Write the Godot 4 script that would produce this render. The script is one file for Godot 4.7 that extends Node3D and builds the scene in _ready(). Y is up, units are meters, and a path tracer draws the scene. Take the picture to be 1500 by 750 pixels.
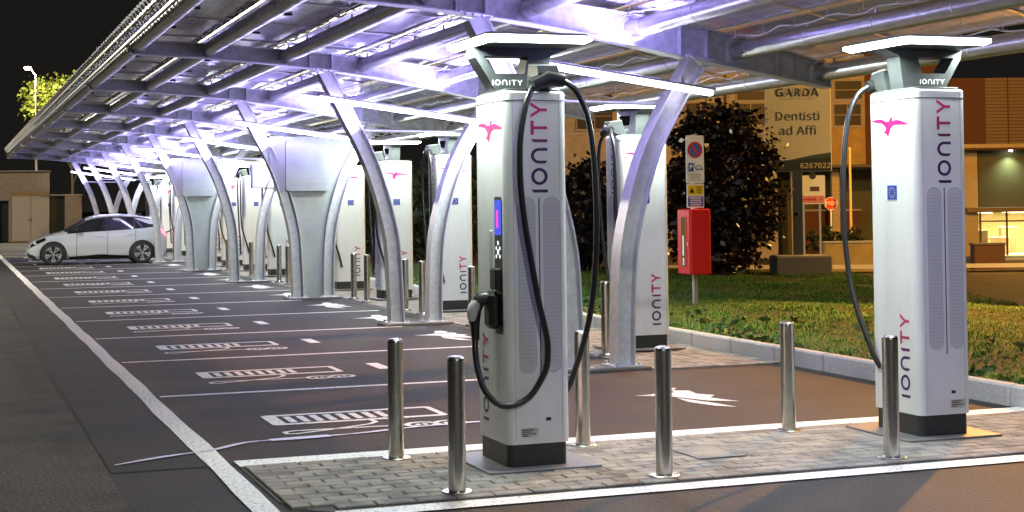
extends Node3D
# A night-time charging station: coordinates are metres; x to the right across the bays, y up, and «d» is the distance
# forward of the viewer along the bay row (Godot z = -d).

var rng := RandomNumberGenerator.new()
var taken := {}
var M := {}

func P(x, y, d) -> Vector3: return Vector3(x, y, -d)

# ---------------------------------------------------------------- mesh collector
class MB:
	var v := PackedVector3Array()
	var n := PackedVector3Array()
	var c := PackedColorArray()
	var uv := PackedVector2Array()
	var idx := PackedInt32Array()
	var col := Color(1, 1, 1)
	var colored := false
	func tri(a: Vector3, b: Vector3, d: Vector3, na: Vector3, nb: Vector3, nd: Vector3) -> void:
		var g := (b - a).cross(d - a)
		var i := v.size()
		if g.dot(na + nb + nd) > 0.0:
			v.append(a); v.append(d); v.append(b); n.append(na); n.append(nd); n.append(nb)
		else:
			v.append(a); v.append(b); v.append(d); n.append(na); n.append(nb); n.append(nd)
		for k in 3:
			idx.append(i + k); c.append(col)
	func face(pts: Array, out: Vector3) -> void:
		var nn: Vector3 = (pts[1] - pts[0]).cross(pts[2] - pts[0])
		if nn.length_squared() < 1e-14 and pts.size() > 3: nn = (pts[2] - pts[0]).cross(pts[3] - pts[0])
		nn = nn.normalized()
		if nn.dot(out) < 0: nn = -nn
		for k in range(1, pts.size() - 1): tri(pts[0], pts[k], pts[k + 1], nn, nn, nn)
	func quad(a, b, d, e, na, nb, nd, ne) -> void:
		tri(a, b, d, na, nb, nd); tri(a, d, e, na, nd, ne)
	# a box whose edges are chamfered by «bev»
	func box(at: Vector3, size: Vector3, bev := 0.0, basis := Basis()) -> void:
		var h := size / 2.0
		if bev <= 0.0:
			for ax in 3:
				for s in [-1.0, 1.0]:
					var o := Vector3(); o[ax] = s * h[ax]
					var p := Vector3(); p[(ax + 1) % 3] = h[(ax + 1) % 3]
					var q := Vector3(); q[(ax + 2) % 3] = h[(ax + 2) % 3]
					face([at + basis * (o + p + q), at + basis * (o + p - q), at + basis * (o - p - q), at + basis * (o - p + q)], basis * o)
			return
		bev = min(bev, min(h.x, min(h.y, h.z)) * 0.98)
		for ax in 3:
			var b := (ax + 1) % 3
			var d := (ax + 2) % 3
			for s in [-1.0, 1.0]:
				var pts := []
				for k in [[1, 1], [1, -1], [-1, -1], [-1, 1]]:
					var o := Vector3(); o[ax] = s * h[ax]; o[b] = k[0] * (h[b] - bev); o[d] = k[1] * (h[d] - bev)
					pts.append(at + basis * o)
				var out := Vector3(); out[ax] = s
				face(pts, basis * out)
			for s in [-1.0, 1.0]:
				for t in [-1.0, 1.0]:
					var pts := []
					for k in [[0, 1], [1, 1], [1, -1], [0, -1]]:
						var o := Vector3(); o[ax] = k[1] * (h[ax] - bev)
						o[b] = s * (h[b] if k[0] == 0 else h[b] - bev); o[d] = t * (h[d] - bev if k[0] == 0 else h[d])
						pts.append(at + basis * o)
					var out := Vector3(); out[b] = s; out[d] = t
					face(pts, basis * out)
		for x in [-1.0, 1.0]:
			for y in [-1.0, 1.0]:
				for z in [-1.0, 1.0]:
					var s := Vector3(x, y, z)
					var pts := []
					for ax in 3:
						var o := (h - Vector3.ONE * bev) * s; o[ax] = s[ax] * h[ax]
						pts.append(at + basis * o)
					face(pts, basis * s)
	# a round bar along a path
	func tube(pts: Array, r, sides := 10, caps := true) -> void:
		var rings := []
		var prev := Vector3()
		for i in pts.size():
			var t: Vector3 = ((pts[min(i + 1, pts.size() - 1)] - pts[max(i - 1, 0)]) as Vector3).normalized()
			var u := prev - t * prev.dot(t)
			if u.length() < 0.01:
				u = t.cross(Vector3.UP) if absf(t.y) < 0.9 else t.cross(Vector3.RIGHT)
			u = u.normalized(); prev = u
			var w := t.cross(u)
			var rr = r[i] if r is Array else r
			var ring := []
			for k in sides:
				var a := TAU * k / sides
				var o := u * cos(a) + w * sin(a)
				ring.append([pts[i] + o * rr, o])
			rings.append([ring, t])
		for i in rings.size() - 1:
			var a: Array = rings[i][0]
			var b: Array = rings[i + 1][0]
			for k in sides:
				var j := (k + 1) % sides
				quad(a[k][0], a[j][0], b[j][0], b[k][0], a[k][1], a[j][1], b[j][1], b[k][1])
		if caps:
			for e in [[rings[0], -1.0], [rings[-1], 1.0]]:
				var ring: Array = e[0][0]
				var nn: Vector3 = e[0][1] * e[1]
				for k in range(1, sides - 1): tri(ring[0][0], ring[k][0], ring[k + 1][0], nn, nn, nn)
	# a turned shape: profile of [radius, height]
	func lathe(prof: Array, at: Vector3, sides := 16) -> void:
		for i in prof.size() - 1:
			var a = prof[i]
			var b = prof[i + 1]
			var sl := Vector2(b[1] - a[1], -(b[0] - a[0])).normalized()
			for k in sides:
				var p := TAU * k / sides
				var q := TAU * (k + 1) / sides
				var np := Vector3(cos(p) * sl.x, sl.y, sin(p) * sl.x)
				var nq := Vector3(cos(q) * sl.x, sl.y, sin(q) * sl.x)
				var A := at + Vector3(cos(p) * a[0], a[1], sin(p) * a[0])
				var B := at + Vector3(cos(q) * a[0], a[1], sin(q) * a[0])
				var C := at + Vector3(cos(q) * b[0], b[1], sin(q) * b[0])
				var D := at + Vector3(cos(p) * b[0], b[1], sin(p) * b[0])
				if a[0] > 1e-6: tri(A, B, C, np, nq, nq)
				if b[0] > 1e-6: tri(A, C, D, np, nq, np)
	# a flat outline in the xy plane of «xf», drawn at z = 0 facing +z, or with thickness «t» behind it
	func plate(poly: PackedVector2Array, xf: Transform3D, t := 0.0, hole := PackedVector2Array()) -> void:
		var f := xf.basis.z.normalized()
		var tris: PackedInt32Array
		var all := poly
		if hole.size():
			var merged := PackedVector2Array()
			var best := [1e9, 0, 0]
			for i in poly.size():
				for j in hole.size():
					var dd := poly[i].distance_to(hole[j])
					if dd < best[0]: best = [dd, i, j]
			var hh := hole.duplicate()
			if Geometry2D.is_polygon_clockwise(hh) == Geometry2D.is_polygon_clockwise(poly):
				hh.reverse(); best[2] = hole.size() - 1 - best[2]
			for i in poly.size() + 1: merged.append(poly[(best[1] + i) % poly.size()] + (Vector2(1e-5, 1e-5) if i == poly.size() else Vector2()))
			for j in hh.size() + 1: merged.append(hh[(best[2] + j) % hh.size()] + (Vector2(1e-5, -1e-5) if j == hh.size() else Vector2()))
			all = merged
		tris = Geometry2D.triangulate_polygon(all)
		for k in range(0, tris.size(), 3):
			var q := []
			for j in 3: q.append(Vector3(all[tris[k + j]].x, all[tris[k + j]].y, 0))
			tri(xf * q[0], xf * q[1], xf * q[2], f, f, f)
			if t > 0.0:
				var o := Vector3(0, 0, -t)
				tri(xf * (q[0] + o), xf * (q[1] + o), xf * (q[2] + o), -f, -f, -f)
		if t > 0.0:
			for e in [[poly, 1.0], [hole, -1.0]]:
				var pl: PackedVector2Array = e[0]
				if pl.is_empty(): continue
				var cw := 1.0 if Geometry2D.is_polygon_clockwise(pl) else -1.0
				for i in pl.size():
					var a := pl[i]
					var b := pl[(i + 1) % pl.size()]
					var d := b - a
					var o: Vector3 = xf.basis * Vector3(-d.y, d.x, 0) * cw * e[1]
					face([xf * Vector3(a.x, a.y, 0), xf * Vector3(b.x, b.y, 0), xf * Vector3(b.x, b.y, -t), xf * Vector3(a.x, a.y, -t)], o)
	func mesh() -> ArrayMesh:
		var a := []
		a.resize(Mesh.ARRAY_MAX)
		a[Mesh.ARRAY_VERTEX] = v; a[Mesh.ARRAY_NORMAL] = n; a[Mesh.ARRAY_INDEX] = idx
		if colored: a[Mesh.ARRAY_COLOR] = c
		if uv.size() == v.size(): a[Mesh.ARRAY_TEX_UV] = uv
		var m := ArrayMesh.new()
		m.add_surface_from_arrays(Mesh.PRIMITIVE_TRIANGLES, a)
		return m

# ---------------------------------------------------------------- naming and tagging
func numbered(called: String, parent: Node) -> String:
	var key := str(parent.get_instance_id()) + "/" + called
	var k: int = taken.get(key, -1) + 1
	taken[key] = k
	return called if k == 0 else "%s_%03d" % [called, k]

func put(called: String, what, mat: Material, parent: Node = self) -> MeshInstance3D:
	var o := MeshInstance3D.new()
	o.name = numbered(called, parent)
	o.mesh = what.mesh() if what is MB else what
	o.material_override = mat
	o.cast_shadow = GeometryInstance3D.SHADOW_CASTING_SETTING_ON
	parent.add_child(o, true)
	return o

func tag(o: Node, label := "", category := "", group := "", kind := "") -> Node:
	if label: o.set_meta("label", label)
	if category: o.set_meta("category", category)
	if group: o.set_meta("group", group)
	if kind: o.set_meta("kind", kind)
	return o

func thing(called: String, at: Vector3, turn := 0.0) -> Node3D:
	var o := Node3D.new()
	o.name = numbered(called, self)
	add_child(o, true)
	o.position = at; o.rotation.y = turn
	return o

func copy(o: Node3D, called: String, at: Vector3, turn := 0.0) -> Node3D:
	var r: Node3D = o.duplicate()
	r.name = numbered(called, self)
	add_child(r, true)
	r.position = at; r.rotation.y = turn
	return r

func nth(k: int) -> String:
	return ["first", "second", "third", "fourth", "fifth", "sixth", "seventh", "eighth", "ninth", "tenth", "eleventh", "twelfth", "thirteenth", "fourteenth", "fifteenth", "sixteenth"][k]

# ---------------------------------------------------------------- materials
func noise_tex(size: int, freq: float, lo: Color, hi: Color, octaves := 4, sd := 1, kind := FastNoiseLite.TYPE_SIMPLEX_SMOOTH) -> NoiseTexture2D:
	var nz := FastNoiseLite.new()
	nz.seed = sd; nz.noise_type = kind; nz.frequency = freq; nz.fractal_octaves = octaves
	var t := NoiseTexture2D.new()
	t.width = size; t.height = size; t.seamless = true; t.noise = nz
	var g := Gradient.new()
	g.set_color(0, lo); g.set_color(1, hi)
	t.color_ramp = g
	return t

func lin(r, g, b) -> Color: return Color(r, g, b).linear_to_srgb()

func mat(col: Color, rough := 0.6, metal := 0.0) -> StandardMaterial3D:
	var m := StandardMaterial3D.new()
	m.albedo_color = col.linear_to_srgb(); m.roughness = rough; m.metallic = metal
	m.metallic_specular = 0.5
	return m

func tri_map(m: StandardMaterial3D, t: Texture2D, scale: float, world := true) -> StandardMaterial3D:
	m.albedo_texture = t; m.uv1_triplanar = true; m.uv1_world_triplanar = world
	m.uv1_scale = Vector3.ONE * scale
	return m

# a second, coarser pattern multiplied over the first
func stain(m: StandardMaterial3D, t: Texture2D, scale: float) -> StandardMaterial3D:
	m.detail_enabled = true; m.detail_albedo = t; m.detail_blend_mode = BaseMaterial3D.BLEND_MODE_MUL
	m.detail_uv_layer = BaseMaterial3D.DETAIL_UV_2; m.uv2_triplanar = true; m.uv2_world_triplanar = true; m.uv2_scale = Vector3.ONE * scale
	return m

func stops(t: NoiseTexture2D, list: Array) -> NoiseTexture2D:
	var g := Gradient.new()
	g.offsets = PackedFloat32Array(list.map(func(e): return e[0])); g.colors = PackedColorArray(list.map(func(e): return e[1]))
	t.color_ramp = g
	return t

func bump(m: StandardMaterial3D, t: Texture2D, depth: float) -> StandardMaterial3D:
	m.heightmap_enabled = true; m.heightmap_texture = t; m.heightmap_scale = depth
	return m

func lamp_mat(col: Color, e: float) -> StandardMaterial3D:
	var m := mat(Color(0.8, 0.8, 0.8), 0.5)
	m.emission_enabled = true; m.emission = col.linear_to_srgb(); m.emission_energy_multiplier = e
	return m

func make_materials() -> void:
	var g1 := noise_tex(512, 0.012, lin(.72, .72, .72), lin(1.2, 1.2, 1.2), 5, 3)
	var fine := noise_tex(512, 0.12, Color(.35, .35, .35), Color(1, 1, 1), 3, 5)
	var fine_bump := noise_tex(512, 0.25, Color(0, 0, 0), Color(1, 1, 1), 2, 8)
	var soft_bump := noise_tex(256, 0.02, Color(0, 0, 0), Color(1, 1, 1), 3, 9)
	var worn := noise_tex(512, 0.05, Color(.84, .84, .84), Color(1, 1, 1), 5, 13)
	var brushed := noise_tex(256, 0.03, Color(.88, .88, .88), Color(1, 1, 1), 4, 15)
	var grain := stops(noise_tex(1024, 0.22, Color.BLACK, Color.WHITE, 3, 51), [[0.0, Color(.30, .30, .31)], [.42, Color(.55, .545, .54)], [.62, Color(.80, .79, .77)], [.85, Color(1, 1, 1)]])
	var blotch := stops(noise_tex(512, 0.012, Color.BLACK, Color.WHITE, 6, 52), [[0.0, Color(.62, .60, .60)], [.38, Color(.82, .80, .79)], [.6, Color(.95, .92, .89)], [1.0, Color(1, .97, .93)]])
	var rusty := stops(noise_tex(512, 0.010, Color.BLACK, Color.WHITE, 5, 53), [[0.0, Color(.70, .70, .74)], [.42, Color(.86, .84, .86)], [.58, Color(1, .95, .92)], [.8, Color(1, .90, .85)], [1.0, Color(.95, .88, .84)]])
	var scuffed := stops(noise_tex(1024, 0.045, Color.BLACK, Color.WHITE, 6, 54), [[0.0, Color(.30, .30, .30)], [.22, Color(.58, .58, .58)], [.34, Color(.90, .90, .89)], [1.0, Color(1, 1, 1)]])
	M.asphalt = stain(bump(tri_map(mat(Color(.046, .046, .048), .82), grain, .21), fine_bump, .6), blotch, .09)
	M.asphalt_bay = stain(bump(tri_map(mat(Color(.050, .047, .046), .82), grain, .23), fine_bump, .5), rusty, .11)
	M.asphalt_old = stain(bump(tri_map(mat(Color(.150, .148, .132), .9), grain, .17), fine_bump, .9), blotch, .17)
	M.paint = bump(tri_map(mat(Color(.90, .90, .89), .6), scuffed, .55), fine_bump, .12)
	M.paver = []
	for k in 4:
		M.paver.append(stain(bump(tri_map(mat([Color(.72, .71, .66), Color(.66, .65, .61), Color(.76, .74, .68), Color(.64, .64, .61)][k], .85), fine, 1.7), fine_bump, .25), blotch, .45))
	M.joint = bump(tri_map(mat(Color(.27, .26, .24), .95), fine, 2.0), fine_bump, .4)
	M.concrete = bump(tri_map(mat(Color(.46, .46, .455), .85), worn, .8), fine_bump, .12)
	M.plate_steel = tri_map(mat(Color(.20, .20, .195), .5, .4), brushed, 1.5)
	M.concrete_dark = bump(tri_map(mat(Color(.16, .15, .13), .9), worn, .5), fine_bump, .4)
	M.white = mat(Color(.69, .70, .70), .38); M.white.clearcoat_enabled = true; M.white.clearcoat = .35; M.white.clearcoat_roughness = .25
	tri_map(M.white, noise_tex(256, .02, Color(.965, .965, .962), Color(1, 1, 1), 5, 31), .6, false); M.white.uv1_scale = Vector3(1.6, .30, 1.6)
	M.dark = tri_map(mat(Color(.045, .052, .052), .42), brushed, 1.2, false)
	M.arm_grey = tri_map(mat(Color(.27, .29, .29), .45), brushed, 1.2, false)
	M.hose_glass = mat(Color(.13, .10, .03), .12)
	M.frame_dark = tri_map(mat(Color(.045, .052, .052), .45), brushed, 1.2, false)
	M.board = mat(Color(.64, .60, .44), .7)
	M.plinth = tri_map(mat(Color(.030, .030, .028), .55), brushed, 2.0, false)
	M.black = mat(Color(.012, .012, .013), .45)
	M.rubber = mat(Color(.014, .014, .016), .33)
	M.grey_plastic = mat(Color(.42, .43, .44), .4)
	M.grille = mat(Color(.50, .50, .53), .55)
	M.steel = tri_map(mat(Color(.62, .63, .65), .48, .45), brushed, 1.1)
	M.pipe = tri_map(mat(Color(.56, .57, .59), .30, .9), brushed, .9)
	M.rib = tri_map(mat(Color(.58, .59, .61), .5, .35), noise_tex(512, .03, Color(.8, .8, .8), Color(1, 1, 1), 5, 35), .5)
	M.stainless = mat(Color(.70, .685, .63), .27, 1.0)
	tri_map(M.stainless, brushed, 1.5, false)
	M.alu = mat(Color(.6, .6, .62), .38, .8)
	M.print = mat(Color(1, 1, 1), .5); M.print.vertex_color_use_as_albedo = true
	M.letter_white = mat(Color(.82, .83, .82), .5)
	M.blue = mat(Color(.02, .06, .35), .5)
	M.yellow = mat(Color(.75, .55, .02), .5)
	M.red = mat(Color(.55, .012, .015), .38)
	M.sign_white = mat(Color(.75, .76, .76), .45)
	M.sign_red = mat(Color(.58, .02, .02), .45)
	M.cabinet = tri_map(mat(Color(.37, .405, .395), .55), noise_tex(256, .015, Color(.9, .9, .9), Color(1, 1, 1), 4, 37), .5)
	M.soil = bump(tri_map(mat(Color(.055, .045, .025), .95), worn, .8), fine_bump, 1.0)
	M.turf = bump(tri_map(mat(Color(.055, .075, .022), .95), noise_tex(512, .05, Color(.45, .42, .35), Color(1, 1, 1), 5, 41), .5), fine_bump, 1.5)
	M.grass = mat(Color(1, 1, 1), .7); M.grass.vertex_color_use_as_albedo = true; M.grass.backlight_enabled = true; M.grass.backlight = Color(.3, .3, .3)
	M.leaf_red = mat(Color(1, 1, 1), .34); M.leaf_red.vertex_color_use_as_albedo = true; M.leaf_red.backlight_enabled = true; M.leaf_red.backlight = Color(.25, .25, .25)
	M.bark = bump(tri_map(mat(Color(.07, .055, .04), .9), worn, 2.0), fine_bump, 2.0)
	M.stucco = bump(tri_map(mat(Color(.44, .40, .33), .9), noise_tex(512, .02, Color(.86, .86, .86), Color(1, 1, 1), 5, 43), .2), fine_bump, .1)
	M.plaster = tri_map(mat(Color(.62, .61, .58), .9), worn, .2)
	M.stucco_yellow = bump(tri_map(mat(Color(.50, .36, .13), .9), noise_tex(512, .02, Color(.8, .8, .8), Color(1, 1, 1), 5, 44), .2), fine_bump, .1)
	M.cream = tri_map(mat(Color(.62, .52, .30), .8), worn, .3)
	M.olive = bump(tri_map(mat(Color(.12, .125, .075), .85), worn, .4), fine_bump, .3)
	M.wood = tri_map(mat(Color(.27, .20, .12), .6), worn, .6)
	M.brown = tri_map(mat(Color(.14, .06, .03), .8), worn, .4)
	M.window = mat(Color(.010, .011, .014), .55)
	M.frame = mat(Color(.32, .28, .2), .6)
	M.pane = mat(Color(.9, .95, .95), .03); M.pane.albedo_color.a = .10; M.pane.transparency = BaseMaterial3D.TRANSPARENCY_ALPHA
	M.car = mat(Color(.46, .52, .59), .3, .05); M.car.clearcoat_enabled = true; M.car.clearcoat = .9; M.car.clearcoat_roughness = .06
	M.car_glass = mat(Color(.012, .013, .016), .06)
	M.tyre = mat(Color(.018, .018, .018), .8)
	M.rim = mat(Color(.65, .65, .66), .25, .9)
	M.tail = lamp_mat(Color(1, .02, .05), 2.0)
	M.panel_glass = make_panel_material(soft_bump)
	M.tube = lamp_mat(Color(.80, .78, 1.0), 5.0)
	M.halo = lamp_mat(Color(.93, 1.0, .96), 7.0)
	M.screen = lamp_mat(Color(.03, .07, .75), .45); M.screen.albedo_color = Color(.01, .01, .03)
	M.screen_pink = lamp_mat(Color(1, .05, .55), .5); M.screen_pink.albedo_color = Color(.03, .01, .02)
	M.screen_white = lamp_mat(Color(.95, .97, 1), .4)
	M.sodium = lamp_mat(Color(1, .62, .22), 12.0)
	M.lamp_warm = lamp_mat(Color(1, .9, .62), 14.0)
	M.shop_light = lamp_mat(Color(1, .86, .5), 5.0)

# the underside of a solar panel: dark cells behind glass, with the paler seams between them
func make_panel_material(waves: Texture2D) -> StandardMaterial3D:
	var im := Image.create(128, 256, false, Image.FORMAT_RGB8)
	var r := RandomNumberGenerator.new(); r.seed = 77
	im.fill(lin(.74, .74, .80))
	for cx in 6:
		for cy in 12:
			var k := r.randf_range(.82, 1.1)
			im.fill_rect(Rect2i(3 + cx * 21, 3 + cy * 21, 18, 19), lin(.58 * k, .58 * k, .72 * k))
	var m := mat(Color(1, 1, 1), .2)
	m.albedo_texture = ImageTexture.create_from_image(im)
	m.metallic_specular = .8
	return m

func _ready() -> void:
	rng.seed = 20240611
	# ---- camera
	var cam := Camera3D.new()
	cam.name = "camera"
	add_child(cam)
	var near := 0.1
	cam.projection = Camera3D.PROJECTION_FRUSTUM
	cam.near = near; cam.far = 600.0
	var yaw := 0.349156572
	var pitch := 0.0239283776
	var roll := -0.0122261860
	var fwd := Vector3(sin(yaw) * cos(pitch), sin(pitch), -cos(yaw) * cos(pitch))
	var r0 := Vector3(cos(yaw), 0, sin(yaw))
	var u0 := Vector3(-sin(yaw) * sin(pitch), cos(pitch), cos(yaw) * sin(pitch))
	cam.transform = Transform3D(Basis(cos(roll) * r0 + sin(roll) * u0, -sin(roll) * r0 + cos(roll) * u0, -fwd), Vector3(0, 1.8, 0))
	cam.size = 750.0 / 2265.77 * near
	cam.frustum_offset = Vector2(0, -134.606 / 2265.77 * near)
	# ---- sky (a moonless night over a lit town) and exposure
	var we := WorldEnvironment.new()
	we.name = "environment"
	var env := Environment.new()
	env.background_mode = Environment.BG_SKY
	var sky := Sky.new()
	var sm := ProceduralSkyMaterial.new()
	sm.sky_top_color = Color(.044, .041, .038)
	sm.sky_horizon_color = Color(.055, .050, .044)
	sm.ground_bottom_color = Color(.05, .05, .05)
	sm.ground_horizon_color = Color(.08, .07, .06)
	sky.sky_material = sm
	env.sky = sky
	env.tonemap_mode = Environment.TONE_MAPPER_LINEAR
	env.tonemap_exposure = 2.4
	env.sdfgi_enabled = true; env.ssao_enabled = true; env.ssil_enabled = true
	we.environment = env
	add_child(we)
	make_materials()
	# ---- setting, structure, objects
	ground()
	markings()
	island()
	charger_strip()
	canopy()
	buildings_left()
	buildings_right()
	street_lights()
	chargers()
	linear_lights()
	bollards()
	cabinets()
	car(P(0, 0, 0))
	signs()
	plants()
	small_things()

func strip_xd(called: String, pts: Array, y: float, m: Material, parent: Node = self, t := 0.0) -> MeshInstance3D:
	# a flat outline on the ground, points (x, d)
	var b := MB.new()
	var pl := PackedVector2Array()
	for p in pts: pl.append(Vector2(p[0], p[1]))
	b.plate(pl, Transform3D(Basis(Vector3.RIGHT, Vector3(0, 0, -1), Vector3.UP), Vector3(0, y, 0)), t)
	return put(called, b, m, parent)

func ground_y(x: float, d: float) -> float:
	var along := x * 0.342 + d * 0.94
	var side := x * 0.94 - d * 0.342
	var a := smoothstep(33.0, 62.0, along) * smoothstep(2.0, 9.0, side)
	return -0.95 * a

func ground() -> void:
	var b := MB.new()
	var xs := []
	var ds := []
	for i in 61: xs.append(lerpf(-60.0, 120.0, i / 60.0))
	for i in 71: ds.append(lerpf(-30.0, 180.0, i / 70.0))
	for e in [-400.0]: xs.push_front(e); ds.push_front(e)
	for e in [500.0]: xs.append(e); ds.append(e)
	for i in xs.size() - 1:
		for j in ds.size() - 1:
			var q := []
			for k in [[i, j], [i + 1, j], [i + 1, j + 1], [i, j + 1]]:
				q.append(P(xs[k[0]], ground_y(xs[k[0]], ds[k[1]]), ds[k[1]]))
			var e := 0.5
			var nn := []
			for k in q:
				var gx := (ground_y(k.x + e, -k.z) - ground_y(k.x - e, -k.z))
				var gd := (ground_y(k.x, -k.z + e) - ground_y(k.x, -k.z - e))
				nn.append(Vector3(-gx, 1, gd).normalized())
			b.quad(q[0], q[1], q[2], q[3], nn[0], nn[1], nn[2], nn[3])
	tag(put("ground", b, M.asphalt), "", "", "", "structure")
	tag(strip_xd("old_road_surface", [[-40, -5], [0.98, -5], [1.0, 12], [.97, 16], [1.04, 26], [1.0, 62], [-40, 62]], .004, M.asphalt_old), "", "", "", "structure")
	# turf: a gently uneven sheet behind the kerb
	b = MB.new()
	var outline := PackedVector2Array([Vector2(8.72, 2), Vector2(12.2, 2), Vector2(14.2, 14), Vector2(15.9, 20), Vector2(17.0, 22.4), Vector2(18.8, 27), Vector2(19.6, 31), Vector2(18.9, 34.6), Vector2(16.2, 37), Vector2(12.5, 40), Vector2(8.72, 44)])
	turf_outline = outline
	for i in 26:
		for j in 84:
			var x := 8.72 + i * .45
			var d := 2.0 + j * .5
			var q := []
			var inside := true
			for k in [[0, 0], [1, 0], [1, 1], [0, 1]]:
				var X: float = x + k[0] * .45
				var D: float = d + k[1] * .5
				q.append(P(X, turf_y(X, D), D))
				if not Geometry2D.is_point_in_polygon(Vector2(X + (.01 if k[0] == 0 else -.01), D), outline): inside = false
			if inside:
				var n0 := Vector3.UP
				b.quad(q[0], q[1], q[2], q[3], n0, n0, n0, n0)
	tag(put("turf_ground", b, M.turf), "", "", "", "structure")
	# kerb between charger strip and grass: separate stones
	var kerb := Node3D.new(); kerb.name = "kerb"; add_child(kerb, true); tag(kerb, "", "", "", "structure")
	var stone := MB.new(); stone.box(Vector3(0, .075, 0), Vector3(.14, .21, .99), .018)
	var sm := stone.mesh()
	for k in 46:
		var o := put("kerb_stone", sm, M.concrete, kerb)
		o.position = P(8.56 + rng.randf_range(-.004, .004), rng.randf_range(-.004, .004), 4.5 + k)
	# far left: kerb edge of the access lane
	kerb = Node3D.new(); kerb.name = "far_kerb"; add_child(kerb, true); tag(kerb, "", "", "", "structure")
	for k in 14:
		var o := put("kerb_stone", sm, M.concrete, kerb)
		o.position = P(-6.5 + k, -.02, 67.5); o.rotation.y = PI / 2

var turf_outline := PackedVector2Array()
func turf_y(x: float, d: float) -> float:
	var edge := smoothstep(8.7, 9.4, x)
	return .11 + .05 * edge * sin(x * 1.7 + d * .6) * sin(d * .9 - x * .4) - .10 * smoothstep(12.0, 18.0, x)

func line_box(b: MB, x0, d0, x1, d1, y) -> void:
	b.face([P(x0, y, d0), P(x1, y, d0), P(x1, y, d1), P(x0, y, d1)], Vector3.UP)

func ribbon(b: MB, pts: Array, w: float, y: float) -> void:
	for i in pts.size() - 1:
		var a: Vector2 = pts[i]
		var c: Vector2 = pts[i + 1]
		var t0: Vector2 = (pts[min(i + 1, pts.size() - 1)] - pts[max(i - 1, 0)]).normalized().orthogonal() * w / 2
		var t1: Vector2 = (pts[min(i + 2, pts.size() - 1)] - pts[i]).normalized().orthogonal() * w / 2
		b.face([P(a.x + t0.x, y, a.y + t0.y), P(a.x - t0.x, y, a.y - t0.y), P(c.x - t1.x, y, c.y - t1.y), P(c.x + t1.x, y, c.y + t1.y)], Vector3.UP)

const BAY0 := 14.80
const BAY := 3.408

func markings() -> void:
	var park := strip_xd("parking_surface", [[1.02, 10.74], [8.47, 10.74], [8.47, 14.72], [6.90, 14.72], [6.84, 24], [6.84, 66.0], [1.02, 66.0]], .004, M.asphalt_bay)
	tag(park, "", "", "", "structure")
	var Y := .008
	# the long edge line, a little uneven
	var b := MB.new()
	var d := 5.2
	while d < 66.0:
		var e: float = d + .5
		var wob := func(q): return .006 * sin(q * 1.3) + .005 * sin(q * 3.1)
		b.face([P(1.66 + wob.call(d), Y, d), P(1.815 + wob.call(d + 9), Y, d), P(1.815 + wob.call(e + 9), Y, e), P(1.66 + wob.call(e), Y, e)], Vector3.UP)
		d = e
	put("edge_line", b, M.paint, park)
	for k in 15:
		b = MB.new()
		var dd := BAY0 + BAY * k
		line_box(b, 1.85, dd - .05, 6.15 if k % 2 == 0 else 6.72, dd + .05, Y)
		put("bay_line", b, M.paint, park)
	b = MB.new(); line_box(b, 1.86, 10.61, 8.47, 10.87, Y + .002); put("front_bay_line", b, M.paint, park)
	for k in 14:
		var base := 12.77 if k == 0 else BAY0 + BAY * (k - .5)
		battery_symbol(park, base + (0.0 if k == 0 else -.05))
		b = MB.new(); line_box(b, 4.36, base + (3.3 if false else -.28), 4.50, base + .36, Y)
		if k > 0: put("short_dash", b, M.paint, park)
		bird_symbol(park, base)

func battery_symbol(park: Node, d0: float) -> void:
	var Y := .0085
	var b := MB.new()
	var x0 := 2.46
	var x1 := 3.95
	var lo := d0 - .31
	var hi := d0 + .31
	var rr := func(xa, da, xb, db, r):
		var o := PackedVector2Array()
		for q in [[xb - r, db - r, 0.0], [xa + r, db - r, PI / 2], [xa + r, da + r, PI], [xb - r, da + r, PI * 1.5]]:
			for i in 5: o.append(Vector2(q[0] + r * cos(q[2] + i * PI / 8), q[1] + r * sin(q[2] + i * PI / 8)))
		return o
	var xf := Transform3D(Basis(Vector3.RIGHT, Vector3(0, 0, -1), Vector3.UP), Vector3(0, Y, 0))
	b.plate(rr.call(x0, lo, x1, hi, .06), xf, 0.0, rr.call(x0 + .12, lo + .085, x1 - .06, hi - .085, .02))
	for k in 8:
		var x := x0 + .165 + k * .1125
		b.plate(rr.call(x, lo + .13, x + .062, hi - .13, .015), xf)
	# cable with its plug
	var pts := []
	for q in [[3.27, lo + .02], [3.28, lo - .12], [3.20, lo - .22], [2.95, lo - .34], [2.70, lo - .44], [2.54, lo - .50], [2.47, lo - .48], [2.47, lo - .38], [2.56, lo - .34], [2.9, lo - .36], [3.2, lo - .38], [3.47, lo - .40]]: pts.append(Vector2(q[0], q[1]))
	ribbon(b, pts, .045, Y)
	for cx in [3.58, 3.82]:
		pts = []
		for i in 17: pts.append(Vector2(cx + .12 * cos(TAU * i / 16), lo - .42 + .12 * sin(TAU * i / 16)))
		ribbon(b, pts, .05, Y + .001)
		b.plate(rr.call(cx - .05, lo - .46, cx - .01, lo - .38, .01), xf)
		b.plate(rr.call(cx + .01, lo - .46, cx + .05, lo - .38, .01), xf)
	put("battery_symbol", b, M.paint, park)

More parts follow.
